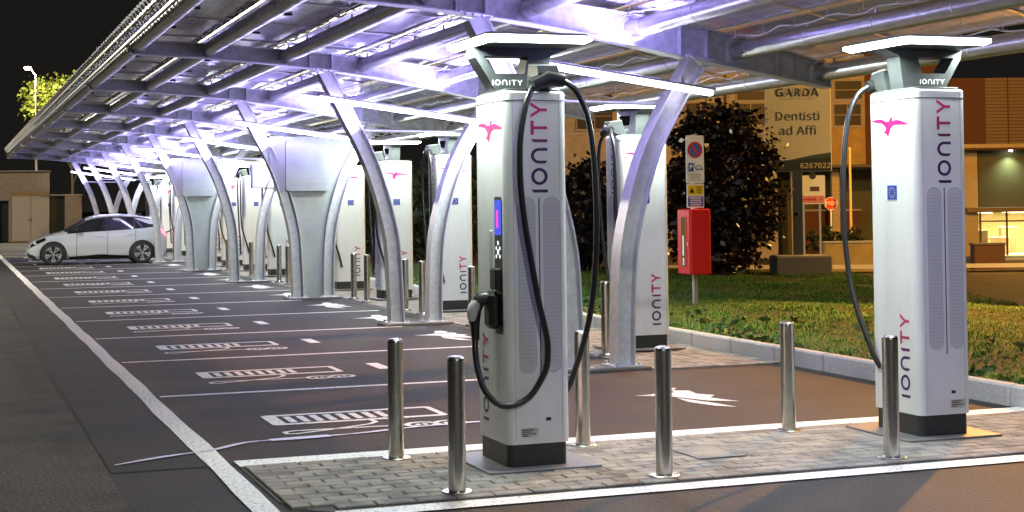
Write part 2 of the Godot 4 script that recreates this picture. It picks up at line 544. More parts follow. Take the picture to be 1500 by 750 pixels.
func bird_symbol(park: Node, d0: float) -> void:
	# a long-necked flying bird, painted lying across the bay
	var b := MB.new()
	var Y := .0085
	var xf := Transform3D(Basis(Vector3.RIGHT, Vector3(0, 0, -1), Vector3.UP), Vector3(0, Y, 0))
	var body := [[5.88, .28], [6.05, .30], [6.22, .42], [6.31, .34], [6.36, .50], [6.50, .42], [6.46, .18], [6.56, .02], [6.44, -.12], [6.56, -.46], [6.33, -.30], [6.24, -.10], [6.15, .12], [6.02, .20]]
	var lobe := [[6.24, .52], [6.33, .80], [6.43, .82], [6.47, .62], [6.40, .54], [6.30, .44]]
	var wing := [[6.16, -.02], [6.22, -.18], [6.30, -.45], [6.36, -.78], [6.22, -.62], [6.13, -.30]]
	for o in [body, lobe, wing]:
		var pl := PackedVector2Array()
		for q in o: pl.append(Vector2(q[0], d0 + q[1] - .1))
		b.plate(pl, xf)
	put("bird_symbol", b, M.paint, park)

func paver_field(parent: Node, x0, x1, d0, d1, lx, ld, run_in_d: bool, limit: int, y: float, corner := 0.0) -> void:
	# single paving blocks in running bond; those past «limit» are joined
	var shared := []
	for k in 4:
		var m := MB.new()
		m.box(Vector3(0, -.03, 0), Vector3(lx - .008, .06, ld - .008), .006)
		shared.append(m.mesh())
	var rest := MB.new()
	var spots := []
	var rows := int(round(((x1 - x0) / lx) if run_in_d else ((d1 - d0) / ld)))
	for r in rows:
		var a := 0
		var u: float = (-.5 if r % 2 else 0.0)
		var most: float = (d1 - d0) / ld if run_in_d else (x1 - x0) / lx
		while u < most - .01:
			var lo: float = max(u, 0.0)
			var hi: float = min(u + 1.0, most)
			if hi - lo > .15:
				var c: float = (lo + hi) / 2
				spots.append([x0 + (r + .5) * lx, d0 + c * ld, 1.0, hi - lo] if run_in_d else [x0 + c * lx, d0 + (r + .5) * ld, hi - lo, 1.0])
			u += 1.0
	var eye := Vector2(0, 0)
	spots.sort_custom(func(p, q): return p[0] * p[0] + p[1] * p[1] < q[0] * q[0] + q[1] * q[1])
	var made := 0
	for s in spots:
		if corner > 0.0 and s[0] < x0 + corner and s[1] < d0 + corner and Vector2(s[0], s[1]).distance_to(Vector2(x0 + corner, d0 + corner)) > corner: continue
		var t := rng.randf_range(-.0022, .0022)
		if made < limit:
			var o := put("paving_block", shared[rng.randi() % 4], M.paver[rng.randi() % 4], parent)
			o.position = P(s[0], y + t, s[1]); o.scale = Vector3(s[2], 1, s[3])
			o.rotation.y = rng.randf_range(-.006, .006)
			made += 1
		else:
			rest.box(P(s[0], y - .03 + t, s[1]), Vector3(s[2] * lx - .008, .06, s[3] * ld - .008), .006)
	if rest.v.size(): tag(put("paving_blocks_beyond", rest, M.paver[0], parent), "", "", "", "stuff")

func island() -> void:
	var isl := strip_xd("paved_island", [[2.1, 8.86], [8.47, 8.86], [8.47, 10.61], [1.86, 10.61], [1.86, 9.3], [1.92, 9.05], [2.0, 8.93]], .006, M.joint)
	tag(isl, "", "", "", "structure")
	paver_field(isl, 1.88, 8.44, 8.90, 10.58, .246, .12, false, 290, .022, .35)
	var b := MB.new(); line_box(b, 2.1, 8.66, 12.5, 8.86, .009); put("island_front_line", b, M.paint, isl)
	b = MB.new(); line_box(b, 8.47, 10.61, 12.5, 10.87, .0095); put("island_back_line", b, M.paint, isl)

func charger_strip() -> void:
	var s := strip_xd("paved_charger_strip", [[6.92, 14.74], [8.48, 14.74], [8.48, 66], [6.86, 66], [6.86, 24]], .007, M.joint)
	tag(s, "", "", "", "structure")
	paver_field(s, 6.95, 8.46, 14.78, 31.0, .126, .25, true, 250, .024)
	strip_xd("far_paving", [[6.90, 31.1], [8.46, 31.1], [8.46, 66], [6.90, 66]], .016, M.paver[0], s)

# ---------------------------------------------------------------- canopy
const RIB0 := 15.1
const RIBS := 6.816
const PIPE_X := [2.45, 3.43, 4.54, 5.68, 6.88, 8.12, 9.18]

func prof(pts: Array, x: float) -> float:
	for i in pts.size() - 1:
		if x <= pts[i + 1][0] or i == pts.size() - 2:
			return lerpf(pts[i][1], pts[i + 1][1], (x - pts[i][0]) / (pts[i + 1][0] - pts[i][0]))
	return 0.0
func rib_low(x: float) -> float: return prof([[2.3, 3.90], [3.4, 3.86], [4.5, 3.78], [5.68, 3.645], [6.6, 3.49], [7.5, 3.32], [8.4, 3.17], [9.3, 3.02]], x)
func rib_top(x: float) -> float: return prof([[2.3, 4.10], [3.4, 4.07], [4.5, 4.01], [5.68, 3.93], [6.6, 3.82], [7.5, 3.70], [8.4, 3.52], [9.3, 3.28]], x)
func pipe_y(x: float) -> float: return (rib_low(x) + rib_top(x)) / 2 + .02
func deck_y(x: float) -> float: return rib_top(clampf(x, 2.3, 9.3)) + .10

func sweep_i(b: MB, line: Array, wide: float, deep: float, tf: float, tw: float) -> void:
	# an I-section bent along «line» (points and their in-plane normals), flanges «wide» in z
	var h := deep / 2
	for part in [[-h, -h + tf, wide], [h - tf, h, wide], [-h + tf, h - tf, tw]]:
		for i in line.size() - 1:
			var q := []
			for k in [i, i + 1]:
				var c: Vector3 = line[k][0]
				var nn: Vector3 = line[k][1]
				for o in [part[0], part[1]]:
					for s in [-1.0, 1.0]: q.append(c + nn * o + Vector3(0, 0, s * part[2] / 2))
			var n0: Vector3 = line[i][1]
			var n1: Vector3 = line[i + 1][1]
			b.quad(q[0], q[1], q[5], q[4], -n0, -n0, -n1, -n1)
			b.quad(q[2], q[3], q[7], q[6], n0, n0, n1, n1)
			for s in [0, 1]:
				var o := Vector3(0, 0, -1.0 if s == 0 else 1.0)
				b.quad(q[0 + s], q[2 + s], q[6 + s], q[4 + s], o, o, o, o)
		for e in [0, line.size() - 1]:
			var c: Vector3 = line[e][0]
			var nn: Vector3 = line[e][1]
			var z := Vector3(0, 0, part[2] / 2)
			b.face([c + nn * part[0] - z, c + nn * part[0] + z, c + nn * part[1] + z, c + nn * part[1] - z], Vector3.UP if e else Vector3.DOWN)

func curve_line(pts: Array, steps: int, z := 0.0) -> Array:
	var c := Curve2D.new()
	for i in pts.size():
		var p := Vector2(pts[i][0], pts[i][1])
		var a := Vector2(pts[max(i - 1, 0)][0], pts[max(i - 1, 0)][1])
		var e := Vector2(pts[min(i + 1, pts.size() - 1)][0], pts[min(i + 1, pts.size() - 1)][1])
		var t := (e - a) / 6.0
		c.add_point(p, -t, t)
	var out := []
	var len := c.get_baked_length()
	for i in steps + 1:
		var p := c.sample_baked(len * i / steps, true)
		var q := c.sample_baked(min(len * i / steps + .01, len), true) - c.sample_baked(max(len * i / steps - .01, 0.0), true)
		q = q.normalized()
		out.append([Vector3(p.x, p.y, z), Vector3(q.y, -q.x, 0)])
	return out

const COL_L := [[6.145, .03], [6.12, .7], [6.06, 1.4], [5.78, 2.36], [5.33, 3.26], [5.10, 3.70]]
const COL_R := [[6.72, .03], [6.735, .75], [6.80, 1.45], [7.04, 2.28], [7.37, 2.9], [7.62, 3.29]]

func canopy() -> void:
	var can := thing("solar_canopy", P(6.4, 0, RIB0))
	tag(can, "long galvanised steel canopy of solar panels on paired curved columns over the charging bays", "canopy")
	var o := -can.position
	var loc := func(x, y, d): return P(x, y, d) + o
	# one rib, one left and one right column; the rest share their meshes
	var web := MB.new()
	var low := MB.new()
	var top := MB.new()
	var xs := []
	var x := 2.34
	while x < 9.29: xs.append(x); x += .347
	xs.append(9.29)
	for i in xs.size() - 1:
		var a: float = xs[i]
		var c: float = xs[i + 1]
		for s in [-.008, .008]:
			web.face([Vector3(a, rib_low(a) + .015, s), Vector3(c, rib_low(c) + .015, s), Vector3(c, rib_top(c) - .015, s), Vector3(a, rib_top(a) - .015, s)], Vector3(0, 0, s))
		for e in [[low, rib_low(a), rib_low(c)], [top, rib_top(a) - .016, rib_top(c) - .016]]:
			var q := [Vector3(a, e[1], -.1), Vector3(a, e[1], .1), Vector3(c, e[2], .1), Vector3(c, e[2], -.1)]
			var u := Vector3(0, .016, 0)
			e[0].face(q, Vector3.DOWN)
			e[0].face([q[0] + u, q[1] + u, q[2] + u, q[3] + u], Vector3.UP)
			e[0].face([q[0], q[3], q[3] + u, q[0] + u], Vector3(0, 0, -1)); e[0].face([q[1], q[2], q[2] + u, q[1] + u], Vector3(0, 0, 1))
	var web_m := web.mesh()
	var low_m := low.mesh()
	var top_m := top.mesh()
	var stiff := []
	for sx in [4.88, 5.2, 7.42, 7.74, 8.6, 8.85, 2.36, 9.27]:
		var m := MB.new(); m.box(Vector3(sx, (rib_low(sx) + rib_top(sx)) / 2, 0), Vector3(.012, rib_top(sx) - rib_low(sx) - .034, .19))
		stiff.append(m.mesh())
	var cols := []
	for e in [COL_L, COL_R]:
		var m := MB.new(); sweep_i(m, curve_line(e, 16), .23, .205, .016, .05)
		var plate := MB.new()
		var last = e[-1]
		plate.box(Vector3(last[0] + (-.02 if e == COL_L else .02), last[1] + .03, 0), Vector3(.36, .022, .27), .004, Basis(Vector3(0, 0, 1), -.12))
		for bx in [-.13, -.05, .05, .13]: plate.lathe([[.018, 0], [.018, .018], [.0, .018]], Vector3(last[0] + bx, last[1] - .002 - bx * .12, .12), 6)
		var foot := MB.new()
		foot.box(Vector3(e[0][0], .045, 0), Vector3(.34, .02, .36), .003)
		for bx in [-.13, .13]:
			for bz in [-.14, .14]: foot.lathe([[.02, .055], [.02, .085], [.0, .085]], Vector3(e[0][0] + bx, 0, bz), 6)
		cols.append([m.mesh(), plate.mesh(), foot.mesh()])
	var tie := MB.new(); tie.tube([Vector3(5.62, 2.86, 0), Vector3(7.30, 2.84, 0)], .022, 8)
	var tie_m := tie.mesh()
	var sill := MB.new(); sill.box(Vector3(6.44, .02, 0), Vector3(1.05, .04, .44), .01)
	var sill_m := sill.mesh()
	for k in range(-1, 9):
		var at: Vector3 = P(0, 0, RIB0 + RIBS * k) + o
		var rib := put("rib", web_m, M.rib, can); rib.position = at
		put("flange", low_m, M.steel, rib); put("flange", top_m, M.steel, rib)
		for m in stiff: put("stiffener", m, M.steel, rib)
		for e in (2 if k >= 0 else 0):
			var c := put("curved_column", cols[e][0], M.steel, can); c.position = at
			put("head_plate", cols[e][1], M.steel, c); put("foot_plate", cols[e][2], M.steel, c)
		if k < 0: continue
		var tb := put("tie_bar", tie_m, M.steel, can); tb.position = at + Vector3(0, 0, -.16)
		var fs := put("footing", sill_m, M.concrete_dark, can); fs.position = at
	# round purlins between the ribs, with their clamp bands
	for i in PIPE_X.size():
		var px: float = PIPE_X[i]
		var m := MB.new(); m.tube([Vector3(px, pipe_y(px), -.012), Vector3(px, pipe_y(px), -RIBS + .012)], .098, 18, false)
		var bands := MB.new()
		for k in 6:
			var z := -.35 - k * 1.22
			bands.tube([Vector3(px, pipe_y(px), z - .014), Vector3(px, pipe_y(px), z + .014)], .1015, 18)
			bands.box(Vector3(px - .03, pipe_y(px) + .115, z), Vector3(.02, .05, .03))
		var end := MB.new()
		for z in [-.016, -RIBS + .016]: end.box(Vector3(px, pipe_y(px), z), Vector3(.25, min(.25, rib_top(px) - rib_low(px) - .04), .012))
		var pm := m.mesh()
		var bm := bands.mesh()
		var em := end.mesh()
		for k in range(-1, 8):
			var pipe := put("round_purlin", pm, M.pipe, can); pipe.position = P(0, 0, RIB0 + RIBS * k) + o
			tag(put("clamp_bands", bm, M.alu, pipe), "", "", "", "stuff"); tag(put("end_plates", em, M.steel, pipe), "", "", "", "stuff")
	# panels
	var fr_m := []
	var gl_m := []
	var edges := [2.30, 3.43, 4.54, 5.68, 6.88, 8.12, 9.35]
	for i in 6:
		var a: float = edges[i] + .03
		var c: float = edges[i + 1] - .09
		var ya := deck_y(a)
		var yc := deck_y(c)
		var L := 2.06
		var g := MB.new()
		var q := [Vector3(a, ya, 0), Vector3(c, yc, 0), Vector3(c, yc, -L), Vector3(a, ya, -L)]
		var nn: Vector3 = (q[1] - q[0]).cross(q[2] - q[0]).normalized()
		if nn.y > 0: nn = -nn
		g.tri(q[0], q[1], q[2], nn, nn, nn); g.tri(q[0], q[2], q[3], nn, nn, nn)
		for p in g.v: g.uv.append(Vector2((p.x - a) / (c - a), -p.z / L))
		gl_m.append(g.mesh())
		var f := MB.new()
		var ang := atan2(yc - ya, c - a)
		var bs := Basis(Vector3(0, 0, 1), ang)
		f.box(Vector3(a, ya + .004, -L / 2), Vector3(.03, .04, L), 0, bs); f.box(Vector3(c, yc + .004, -L / 2), Vector3(.03, .04, L), 0, bs)
		var mid := Vector3((a + c) / 2, (ya + yc) / 2 + .004, 0)
		var wid := Vector2(c - a, yc - ya).length() - .03
		for z in [-.016, -L + .016]: f.box(mid + Vector3(0, 0, z), Vector3(wid, .038, .03), 0, bs)
		fr_m.append(f.mesh())
		for k in 30:
			var pn := put("solar_panel", gl_m[i], M.panel_glass, can)
			pn.position = P(0, 0, 7.3 + k * 2.09) + o
			put("panel_frame", fr_m[i], M.alu, pn)
			if k < 16:
				var jb := MB.new(); jb.box(Vector3(lerpf(a, c, .47), lerpf(ya, yc, .47) - .014, -L / 2), Vector3(.10, .024, .07), .004)
				put("junction_box", jb, M.black, pn)
	# wavy wire trays with hangers beside each purlin
	for i in PIPE_X.size():
		var px: float = PIPE_X[i]
		var tray := MB.new()
		var hang := MB.new()
		var pts := []
		var yb := pipe_y(px) + .12
		var d := 7.6
		while d < 46.0:
			pts.append(loc.call(px - .20 + rng.randf_range(-.012, .012), yb + .045 * sin(d * 7.0) * rng.randf() - .02, d)); d += .22
		tray.tube(pts, .010, 4, false)
		d = 7.9
		while d < 46.0:
			hang.tube([loc.call(px - .20, yb - .03, d), loc.call(px - .20, deck_y(px - .2) - .02, d)], .005, 4, false)
			hang.box(loc.call(px - .20, yb - .02, d), Vector3(.10, .012, .03))
			d += .62
		put("cable_run", tray, M.black if i < 3 else M.alu, can)
		put("cable_hangers", hang, M.alu, can)
	# clips along the outer edge
	var clips := MB.new()
	var gut := MB.new()
	var d := 7.3
	while d < 69.0:
		clips.box(loc.call(2.235, 4.25, d), Vector3(.05, .10, .03), 0, Basis(Vector3(0, 0, 1), .5))
		clips.box(loc.call(2.29, 4.14, d), Vector3(.10, .02, .02), 0, Basis(Vector3(0, 0, 1), -.6))
		clips.box(loc.call(2.33, 4.05, d), Vector3(.012, .16, .012))
		d += .30
	gut.box(loc.call(2.27, 4.20, 38.5), Vector3(.03, .05, 62.4))
	gut.box(loc.call(2.30, 4.02, 38.5), Vector3(.05, .03, 62.4))
	tag(put("edge_clips", clips, M.alu, can), "", "", "", "stuff")
	put("edge_trim", gut, M.alu, can)

func linear_lights() -> void:
	var body := MB.new(); body.box(Vector3(0, .042, 0), Vector3(2.76, .03, .09), .006)
	var diff := MB.new(); diff.box(Vector3(0, 0, 0), Vector3(2.72, .058, .085), .014)
	var arm := MB.new()
	for x in [-1.0, 1.0]: arm.box(Vector3(x, .08, 0), Vector3(.03, .07, .03))
	var first: Node3D
	for k in range(-1, 9):
		var at := P(6.30, 3.11, RIB0 + RIBS * k - .36)
		var t: Node3D
		if first == null:
			t = thing("linear_light", at)
			put("housing", body, M.alu, t); put("light_diffuser", diff, M.tube, t); put("bracket", arm, M.alu, t)
			for s in [-1.0, 1.0]:
				var l := AreaLight3D.new()
				l.name = "light_down" if s < 0 else "light_up"
				l.area_size = Vector2(2.0, .07)
				l.light_color = Color(.69, .63, 1.0)
				l.light_energy = 1.9 if s < 0 else 6.4
				l.position = Vector3(0, -.034 if s < 0 else .064, 0)
				l.transform.basis = Basis(Vector3.RIGHT, -PI / 2 - .45) if s < 0 else Basis(Vector3.BACK, .58) * Basis(Vector3.RIGHT, PI / 2)
				l.shadow_enabled = true
				l.set("area_range", 40.0)
				t.add_child(l)
			first = t
		else:
			t = copy(first, "linear_light", at)
		t.rotation.z = -.138
		tag(t, "white light bar slung between the %s pair of columns from the near end" % nth(k) if k >= 0 else "light bar under the canopy's near end rib", "light", "light bars under the canopy ribs")

func cabinets() -> void:
	# tall shrouds that fill the gap between two columns, with an equipment box on top
	for e in [[RIB0 + 2 * RIBS, "nearer"], [RIB0 + 4 * RIBS, "farther"]]:
		var t := thing("equipment_shroud", P(6.43, 0, e[0]))
		tag(t, "pale grey metal shroud between curved columns, the %s of the two" % e[1], "cabinet", "equipment shrouds between the columns")
		var l := curve_line(COL_L, 16)
		var r := curve_line(COL_R, 16)
		var pl := PackedVector2Array()
		for i in 17:
			if l[i][0].y < 3.05: pl.append(Vector2(l[i][0].x - 6.43 + .07, l[i][0].y))
		pl.append(Vector2(5.55 - 6.43 + .08, 3.06)); pl.append(Vector2(7.36 - 6.43 - .06, 3.06))
		for i in 17:
			var j := 16 - i
			if r[j][0].y < 3.0: pl.append(Vector2(r[j][0].x - 6.43 - .07, r[j][0].y))
		var b := MB.new(); b.plate(pl, Transform3D(Basis(), Vector3(0, 0, .06)), .34)
		put("shroud_panel", b, M.cabinet, t)
		b = MB.new(); b.plate(rounded_rect(.84, .92, .055), Transform3D(Basis(), Vector3(-.10, 2.50, .15)), .088); put("upper_cover", b, M.cabinet, t)
		for y in [2.90, 2.22]:
			b = MB.new(); b.box(Vector3(-.10, y, .1505), Vector3(.78, .007, .003)); put("cover_seam", b, M.grey_plastic, t)
		b = MB.new()
		for k in 4: b.box(Vector3(-.46 + .72 * (k % 2), 2.12 + .76 * int(k / 2.0), .152), Vector3(.016, .016, .006), .002)
		put("cover_screws", b, M.alu, t)
		b = MB.new()
		b.face([Vector3(-.53, 2.03, .145), Vector3(-.53, 3.03, .145), Vector3(-.86, 3.03, .065), Vector3(-.72, 2.03, .065)], Vector3(-.3, 0, 1))
		b.face([Vector3(-.53, 3.03, .145), Vector3(-.86, 3.03, .065), Vector3(-.53, 3.03, .065)], Vector3.UP)
		b.face([Vector3(-.53, 2.03, .145), Vector3(-.72, 2.03, .065), Vector3(-.53, 2.03, .065)], Vector3.DOWN)
		put("slanted_side", b, M.grey_plastic, t)
	var t := thing("inverter_box", P(6.83, 2.16, RIB0 + 3 * RIBS + .05))
	tag(t, "grey rectangular electrical box hung high beside a curved column between the two shrouds", "electrical box")
	var b := MB.new(); b.box(Vector3(0, .28, 0), Vector3(.56, .54, .22), .015); put("enclosure", b, M.grey_plastic, t)
	b = MB.new(); b.tube([Vector3(.05, 0, .05), Vector3(.08, -.12, .06), Vector3(.02, -.25, .05), Vector3(-.06, -.5, .0)], .014, 6); put("cable", b, M.rubber, t)

# ---------------------------------------------------------------- chargers
const NAVY := Color(.012, .006, .045)
func letters(b: MB, xf: Transform3D, cap: float, graded: bool) -> float:
	# I O n I T Y, drawn along +x from 0, cap height «cap»; returns the length
	var tones := [Color(.016, .006, .055), Color(.030, .010, .085), Color(.045, .010, .09), Color(.12, .010, .085), Color(.36, .012, .095), Color(.46, .014, .12)]
	var s := .19
	var x := 0.0
	var add := func(o: Array, tone: int):
		var pl := PackedVector2Array()
		for q in o: pl.append(Vector2(q[0], q[1]) * cap)
		if graded: b.col = tones[tone]
		b.plate(pl, xf)
	var sweep := func(pts: Array, tone: int):
		# a closed ring of quads between an outer and an inner run
		if graded: b.col = tones[tone]
		var up := xf.basis.z
		for i in pts[0].size() - 1:
			var q := []
			for e in [pts[0][i], pts[0][i + 1], pts[1][i + 1], pts[1][i]]: q.append(xf * (Vector3(e.x, e.y, 0) * cap))
			b.face(q, up)
	add.call([[x, 0], [x + s, 0], [x + s, 1], [x, .84]], 0); x += .48
	var ou := []
	var inn := []
	for i in 29:
		var a := TAU * i / 28
		ou.append(Vector2(x + .545 + .545 * cos(a), .5 + .5 * sin(a))); inn.append(Vector2(x + .545 + .355 * cos(a), .5 + .31 * sin(a)))
	sweep.call([ou, inn], 1); x += 1.09 + .27
	ou = [Vector2(x + 1.0, 0)]; inn = [Vector2(x + .81, 0)]
	for i in 15:
		var a := PI * i / 14
		ou.append(Vector2(x + .5 + .5 * cos(a), .5 + .5 * sin(a))); inn.append(Vector2(x + .5 + .31 * cos(a), .5 + .31 * sin(a)))
	ou.append(Vector2(x, .14)); inn.append(Vector2(x + .19, 0))
	sweep.call([ou, inn], 2); x += 1.0 + .36
	add.call([[x, 0], [x + s, 0], [x + s, 1], [x, .84]], 3); x += .19 + .28
	add.call([[x, .81], [x + .9, .81], [x + .9, 1], [x, 1]], 4); add.call([[x + .355, 0], [x + .545, 0], [x + .545, .81], [x + .355, .81]], 4); x += .9 + .18
	add.call([[x, 1], [x + .41, .40], [x + .41, 0], [x + .60, 0], [x + .60, .40], [x + 1.0, 1], [x + .78, 1], [x + .505, .56], [x + .22, 1]], 5)
	return (x + 1.0) * cap

func squeezed(xf: Transform3D) -> Transform3D: return Transform3D(Basis(xf.basis.x * .885, xf.basis.y, xf.basis.z), xf.origin)

func letter_run(cap: float) -> float: return 5.87 * cap

func bird(b: MB, xf: Transform3D, w: float) -> void:
	# a flying crane seen from the side, about «w» wide
	var k := w / 260.0
	var put_ := func(o: Array):
		var pl := PackedVector2Array()
		for q in o: pl.append(Vector2((q[0] - 188) * k, -(q[1] - 270) * k * .60))
		b.plate(pl, xf)
	put_.call([[57, 229], [85, 227], [112, 224], [140, 228], [165, 242], [182, 244], [190, 224], [203, 215], [217, 217], [207, 228], [205, 241], [235, 236], [262, 243], [290, 255], [321, 267], [290, 270], [255, 267], [226, 265], [206, 274], [195, 290], [188, 310], [179, 342], [167, 322], [147, 312], [160, 303], [165, 286], [152, 266], [132, 249], [105, 245], [80, 239]])

func rounded_rect(w: float, h: float, r: float, n := 4) -> PackedVector2Array:
	var o := PackedVector2Array()
	for q in [[w / 2 - r, h / 2 - r, 0.0], [-w / 2 + r, h / 2 - r, PI / 2], [-w / 2 + r, -h / 2 + r, PI], [w / 2 - r, -h / 2 + r, PI * 1.5]]:
		for i in n + 1: o.append(Vector2(q[0] + r * cos(q[2] + i * PI / 2 / n), q[1] + r * sin(q[2] + i * PI / 2 / n)))
	return o

func pillar(b: MB, w: float, dp: float, r: float, y0: float, y1: float, bev := .012) -> void:
	# upright rounded box, smooth round the corners, slightly eased at the top
	var n := 6
	var lo := rounded_rect(w, dp, r, n)
	var nrm := []
	for q in [0.0, PI / 2, PI, PI * 1.5]:
		for i in n + 1: nrm.append(Vector3(cos(q + i * PI / 2 / n), 0, sin(q + i * PI / 2 / n)))
	var ins := rounded_rect(w - 2 * bev, dp - 2 * bev, max(r - bev, .005), n)
	for i in lo.size():
		var j := (i + 1) % lo.size()
		var a := Vector3(lo[i].x, 0, lo[i].y)
		var c := Vector3(lo[j].x, 0, lo[j].y)
		var Y0 := Vector3(0, y0, 0)
		var Y1 := Vector3(0, y1 - bev, 0)
		b.quad(a + Y0, c + Y0, c + Y1, a + Y1, nrm[i], nrm[j], nrm[j], nrm[i])
		var ia := Vector3(ins[i].x, y1, ins[i].y)
		var ic := Vector3(ins[j].x, y1, ins[j].y)
		var up0: Vector3 = (nrm[i] + Vector3.UP).normalized()
		var up1: Vector3 = (nrm[j] + Vector3.UP).normalized()
		b.quad(a + Y1, c + Y1, ic, ia, up0, up1, up1, up0)
	var top := []
	for q in ins: top.append(Vector3(q.x, y1, q.y))
	b.face(top, Vector3.UP)
	var bot := []
	for q in lo: bot.append(Vector3(q.x, y0, q.y))
	b.face(bot, Vector3.DOWN)

func face_xf(side: String, at: Vector3, upright := true) -> Transform3D:
	# text frames on the four faces; «upright» false = reading from bottom to top
	var z := {"+z": Vector3(0, 0, 1), "-z": Vector3(0, 0, -1), "+x": Vector3(1, 0, 0), "-x": Vector3(-1, 0, 0)}[side] as Vector3
	var x := Vector3.UP.cross(z)
	if upright: return Transform3D(Basis(x, Vector3.UP, z), at)
	return Transform3D(Basis(Vector3.UP, -x, z), at)

func smooth_path(pts: Array, steps: int) -> Array:
	var c := Curve3D.new()
	for i in pts.size():
		var t: Vector3 = (pts[min(i + 1, pts.size() - 1)] - pts[max(i - 1, 0)]) / 6.0
		c.add_point(pts[i], -t, t)
	var out := []
	for i in steps + 1: out.append(c.sample_baked(c.get_baked_length() * i / steps, true))
	return out

func make_charger() -> Node3D:
	var t := thing("charging_column", Vector3.ZERO)
	var HX := .225
	var HZ := .31
	var b := MB.new(); b.box(Vector3(0, .028, 0), Vector3(.80, .016, .86), .004); put("base_plate", b, M.plate_steel, t)
	b = MB.new(); pillar(b, .425, .585, .05, .03, .19, .002); put("plinth", b, M.plinth, t)
	b = MB.new(); pillar(b, .45, .62, .055, .185, 2.535)
	var body := put("body", b, M.white, t)
	b = MB.new(); pillar(b, .455, .625, .056, 2.47, 2.476, .001); put("lid_seam", b, M.dark, body)
	b = MB.new(); pillar(b, .40, .57, .04, 2.53, 2.552, .004); put("cap", b, M.dark, t)
	for s in [-1.0, 1.0]:
		b = MB.new()
		b.box(Vector3(s * (HX - .058), 1.36, HZ + .0005), Vector3(.004, 2.3, .002)); b.box(Vector3(s * (HX - .058), 1.36, -HZ - .0005), Vector3(.004, 2.3, .002))
		put("panel_joint", b, M.grey_plastic, body)
	# vents: two tall rounded grilles on each narrow side
	for s in ["+z", "-z"]:
		var zz := HZ if s == "+z" else -HZ
		for x in [-.075, .105]:
			b = MB.new()
			b.plate(rounded_rect(.112, 1.16, .054, 7), face_xf(s, Vector3(x * (1 if s == "+z" else -1), 1.24, zz + (.002 if s == "+z" else -.002))))
			var gr := put("grille", b, M.grille, body)
			b = MB.new()
			var xf := face_xf(s, Vector3(x * (1 if s == "+z" else -1), 1.24, zz + (.0035 if s == "+z" else -.0035)))
			for k in 44: b.box(xf * Vector3(0, -.53 + k * .0246, 0), Vector3(.096, .008, .002))
			put("slat_lines", b, M.grey_plastic, gr)
			b = MB.new()
			b.plate(rounded_rect(.124, 1.172, .06, 7), xf, .002, rounded_rect(.11, 1.158, .053, 7))
			put("rim", b, M.grey_plastic, gr)
		b = MB.new(); b.box(Vector3(.015 * (1 if s == "+z" else -1), 1.22, zz), Vector3(.008, 1.2, .004)); put("groove", b, M.dark, body)
		b = MB.new(); b.colored = true
		letters(b, squeezed(face_xf(s, Vector3((.02 + .06) * (1 if s == "+z" else -1), 1.855, zz + (.002 if s == "+z" else -.002)), false)), .119, true)
		put("lettering", b, M.print, body)
		b = MB.new(); b.plate(rounded_rect(.13, .062, .004), face_xf(s, Vector3(-.07 if s == "+z" else -.10, .26, zz + (.002 if s == "+z" else -.002)))); put("rating_label", b, M.alu, body)
		b = MB.new()
		var rx := face_xf(s, Vector3(-.07 if s == "+z" else -.10, .26, zz + (.0032 if s == "+z" else -.0032)))
		for k in 4: b.plate(PackedVector2Array([Vector2(-.055, .022 - k * .013), Vector2(-.055, .016 - k * .013), Vector2([.03, .01, .045, -.01][k], .016 - k * .013), Vector2([.03, .01, .045, -.01][k], .022 - k * .013)]), rx)
		put("label_print", b, M.dark, body)
		b = MB.new(); b.box(Vector3(.065 * (1 if s == "+z" else -1), .345, zz), Vector3(.035, .022, .008), .002); put("service_lock", b, M.black, body)
	# wide sides: bird, flag, lower lettering
	for s in ["+x", "-x"]:
		var xx := HX + .002 if s == "+x" else -HX - .002
		var f := 1.0 if s == "+x" else -1.0
		b = MB.new(); b.colored = true; b.col = Color(.50, .008, .12)
		bird(b, face_xf(s, Vector3(xx, 2.285, .02)), .50 if s == "+x" else .52)
		put("bird_emblem", b, M.print, body)
		b = MB.new(); b.colored = true
		letters(b, squeezed(face_xf(s, Vector3(xx, .30, (-.19 if s == "+x" else -.06)), false)), .119, true)
		put("lettering", b, M.print, body)
	b = MB.new(); b.plate(rounded_rect(.125, .105, .004), face_xf("+x", Vector3(HX + .002, 1.79, .0))); put("flag_sticker", b, M.blue, body)
	b = MB.new()
	for k in 12:
		var a := TAU * k / 12
		var star := PackedVector2Array()
		for i in 10: star.append(Vector2(cos(a), sin(a)) * .034 + Vector2(cos(PI / 2 + i * PI / 5), sin(PI / 2 + i * PI / 5)) * (.0072 if i % 2 == 0 else .003))
		b.plate(star, face_xf("+x", Vector3(HX + .0032, 1.79, .0)))
	put("star_ring", b, M.yellow, body)
	# screen side: recessed strip with screen, icons, card reader
	b = MB.new(); b.plate(rounded_rect(.15, .92, .02), face_xf("-x", Vector3(-HX - .002, 1.37, .17))); put("control_strip", b, M.black, body)
	b = MB.new(); b.plate(rounded_rect(.135, .235, .012), face_xf("-x", Vector3(-HX - .004, 1.69, .17))); put("screen", b, M.screen, body)
	b = MB.new()
	b.plate(PackedVector2Array([Vector2(-.03, -.07), Vector2(.012, -.07), Vector2(.012, .05), Vector2(-.03, .05)]), face_xf("-x", Vector3(-HX - .0055, 1.69, .17))); put("screen_bar", b, M.screen_pink, body)
	b = MB.new()
	for q in [[0, 1.52, .016], [-.035, 1.485, .014], [.035, 1.485, .014], [0, 1.46, .02], [-.035, 1.43, .014], [.035, 1.43, .014]]:
		var pl := PackedVector2Array()
		for i in 12: pl.append(Vector2(cos(TAU * i / 12), sin(TAU * i / 12)) * q[2])
		b.plate(pl, face_xf("-x", Vector3(-HX - .0045, q[1], .17 + q[0])))
	put("screen_icons", b, M.screen_white, body)
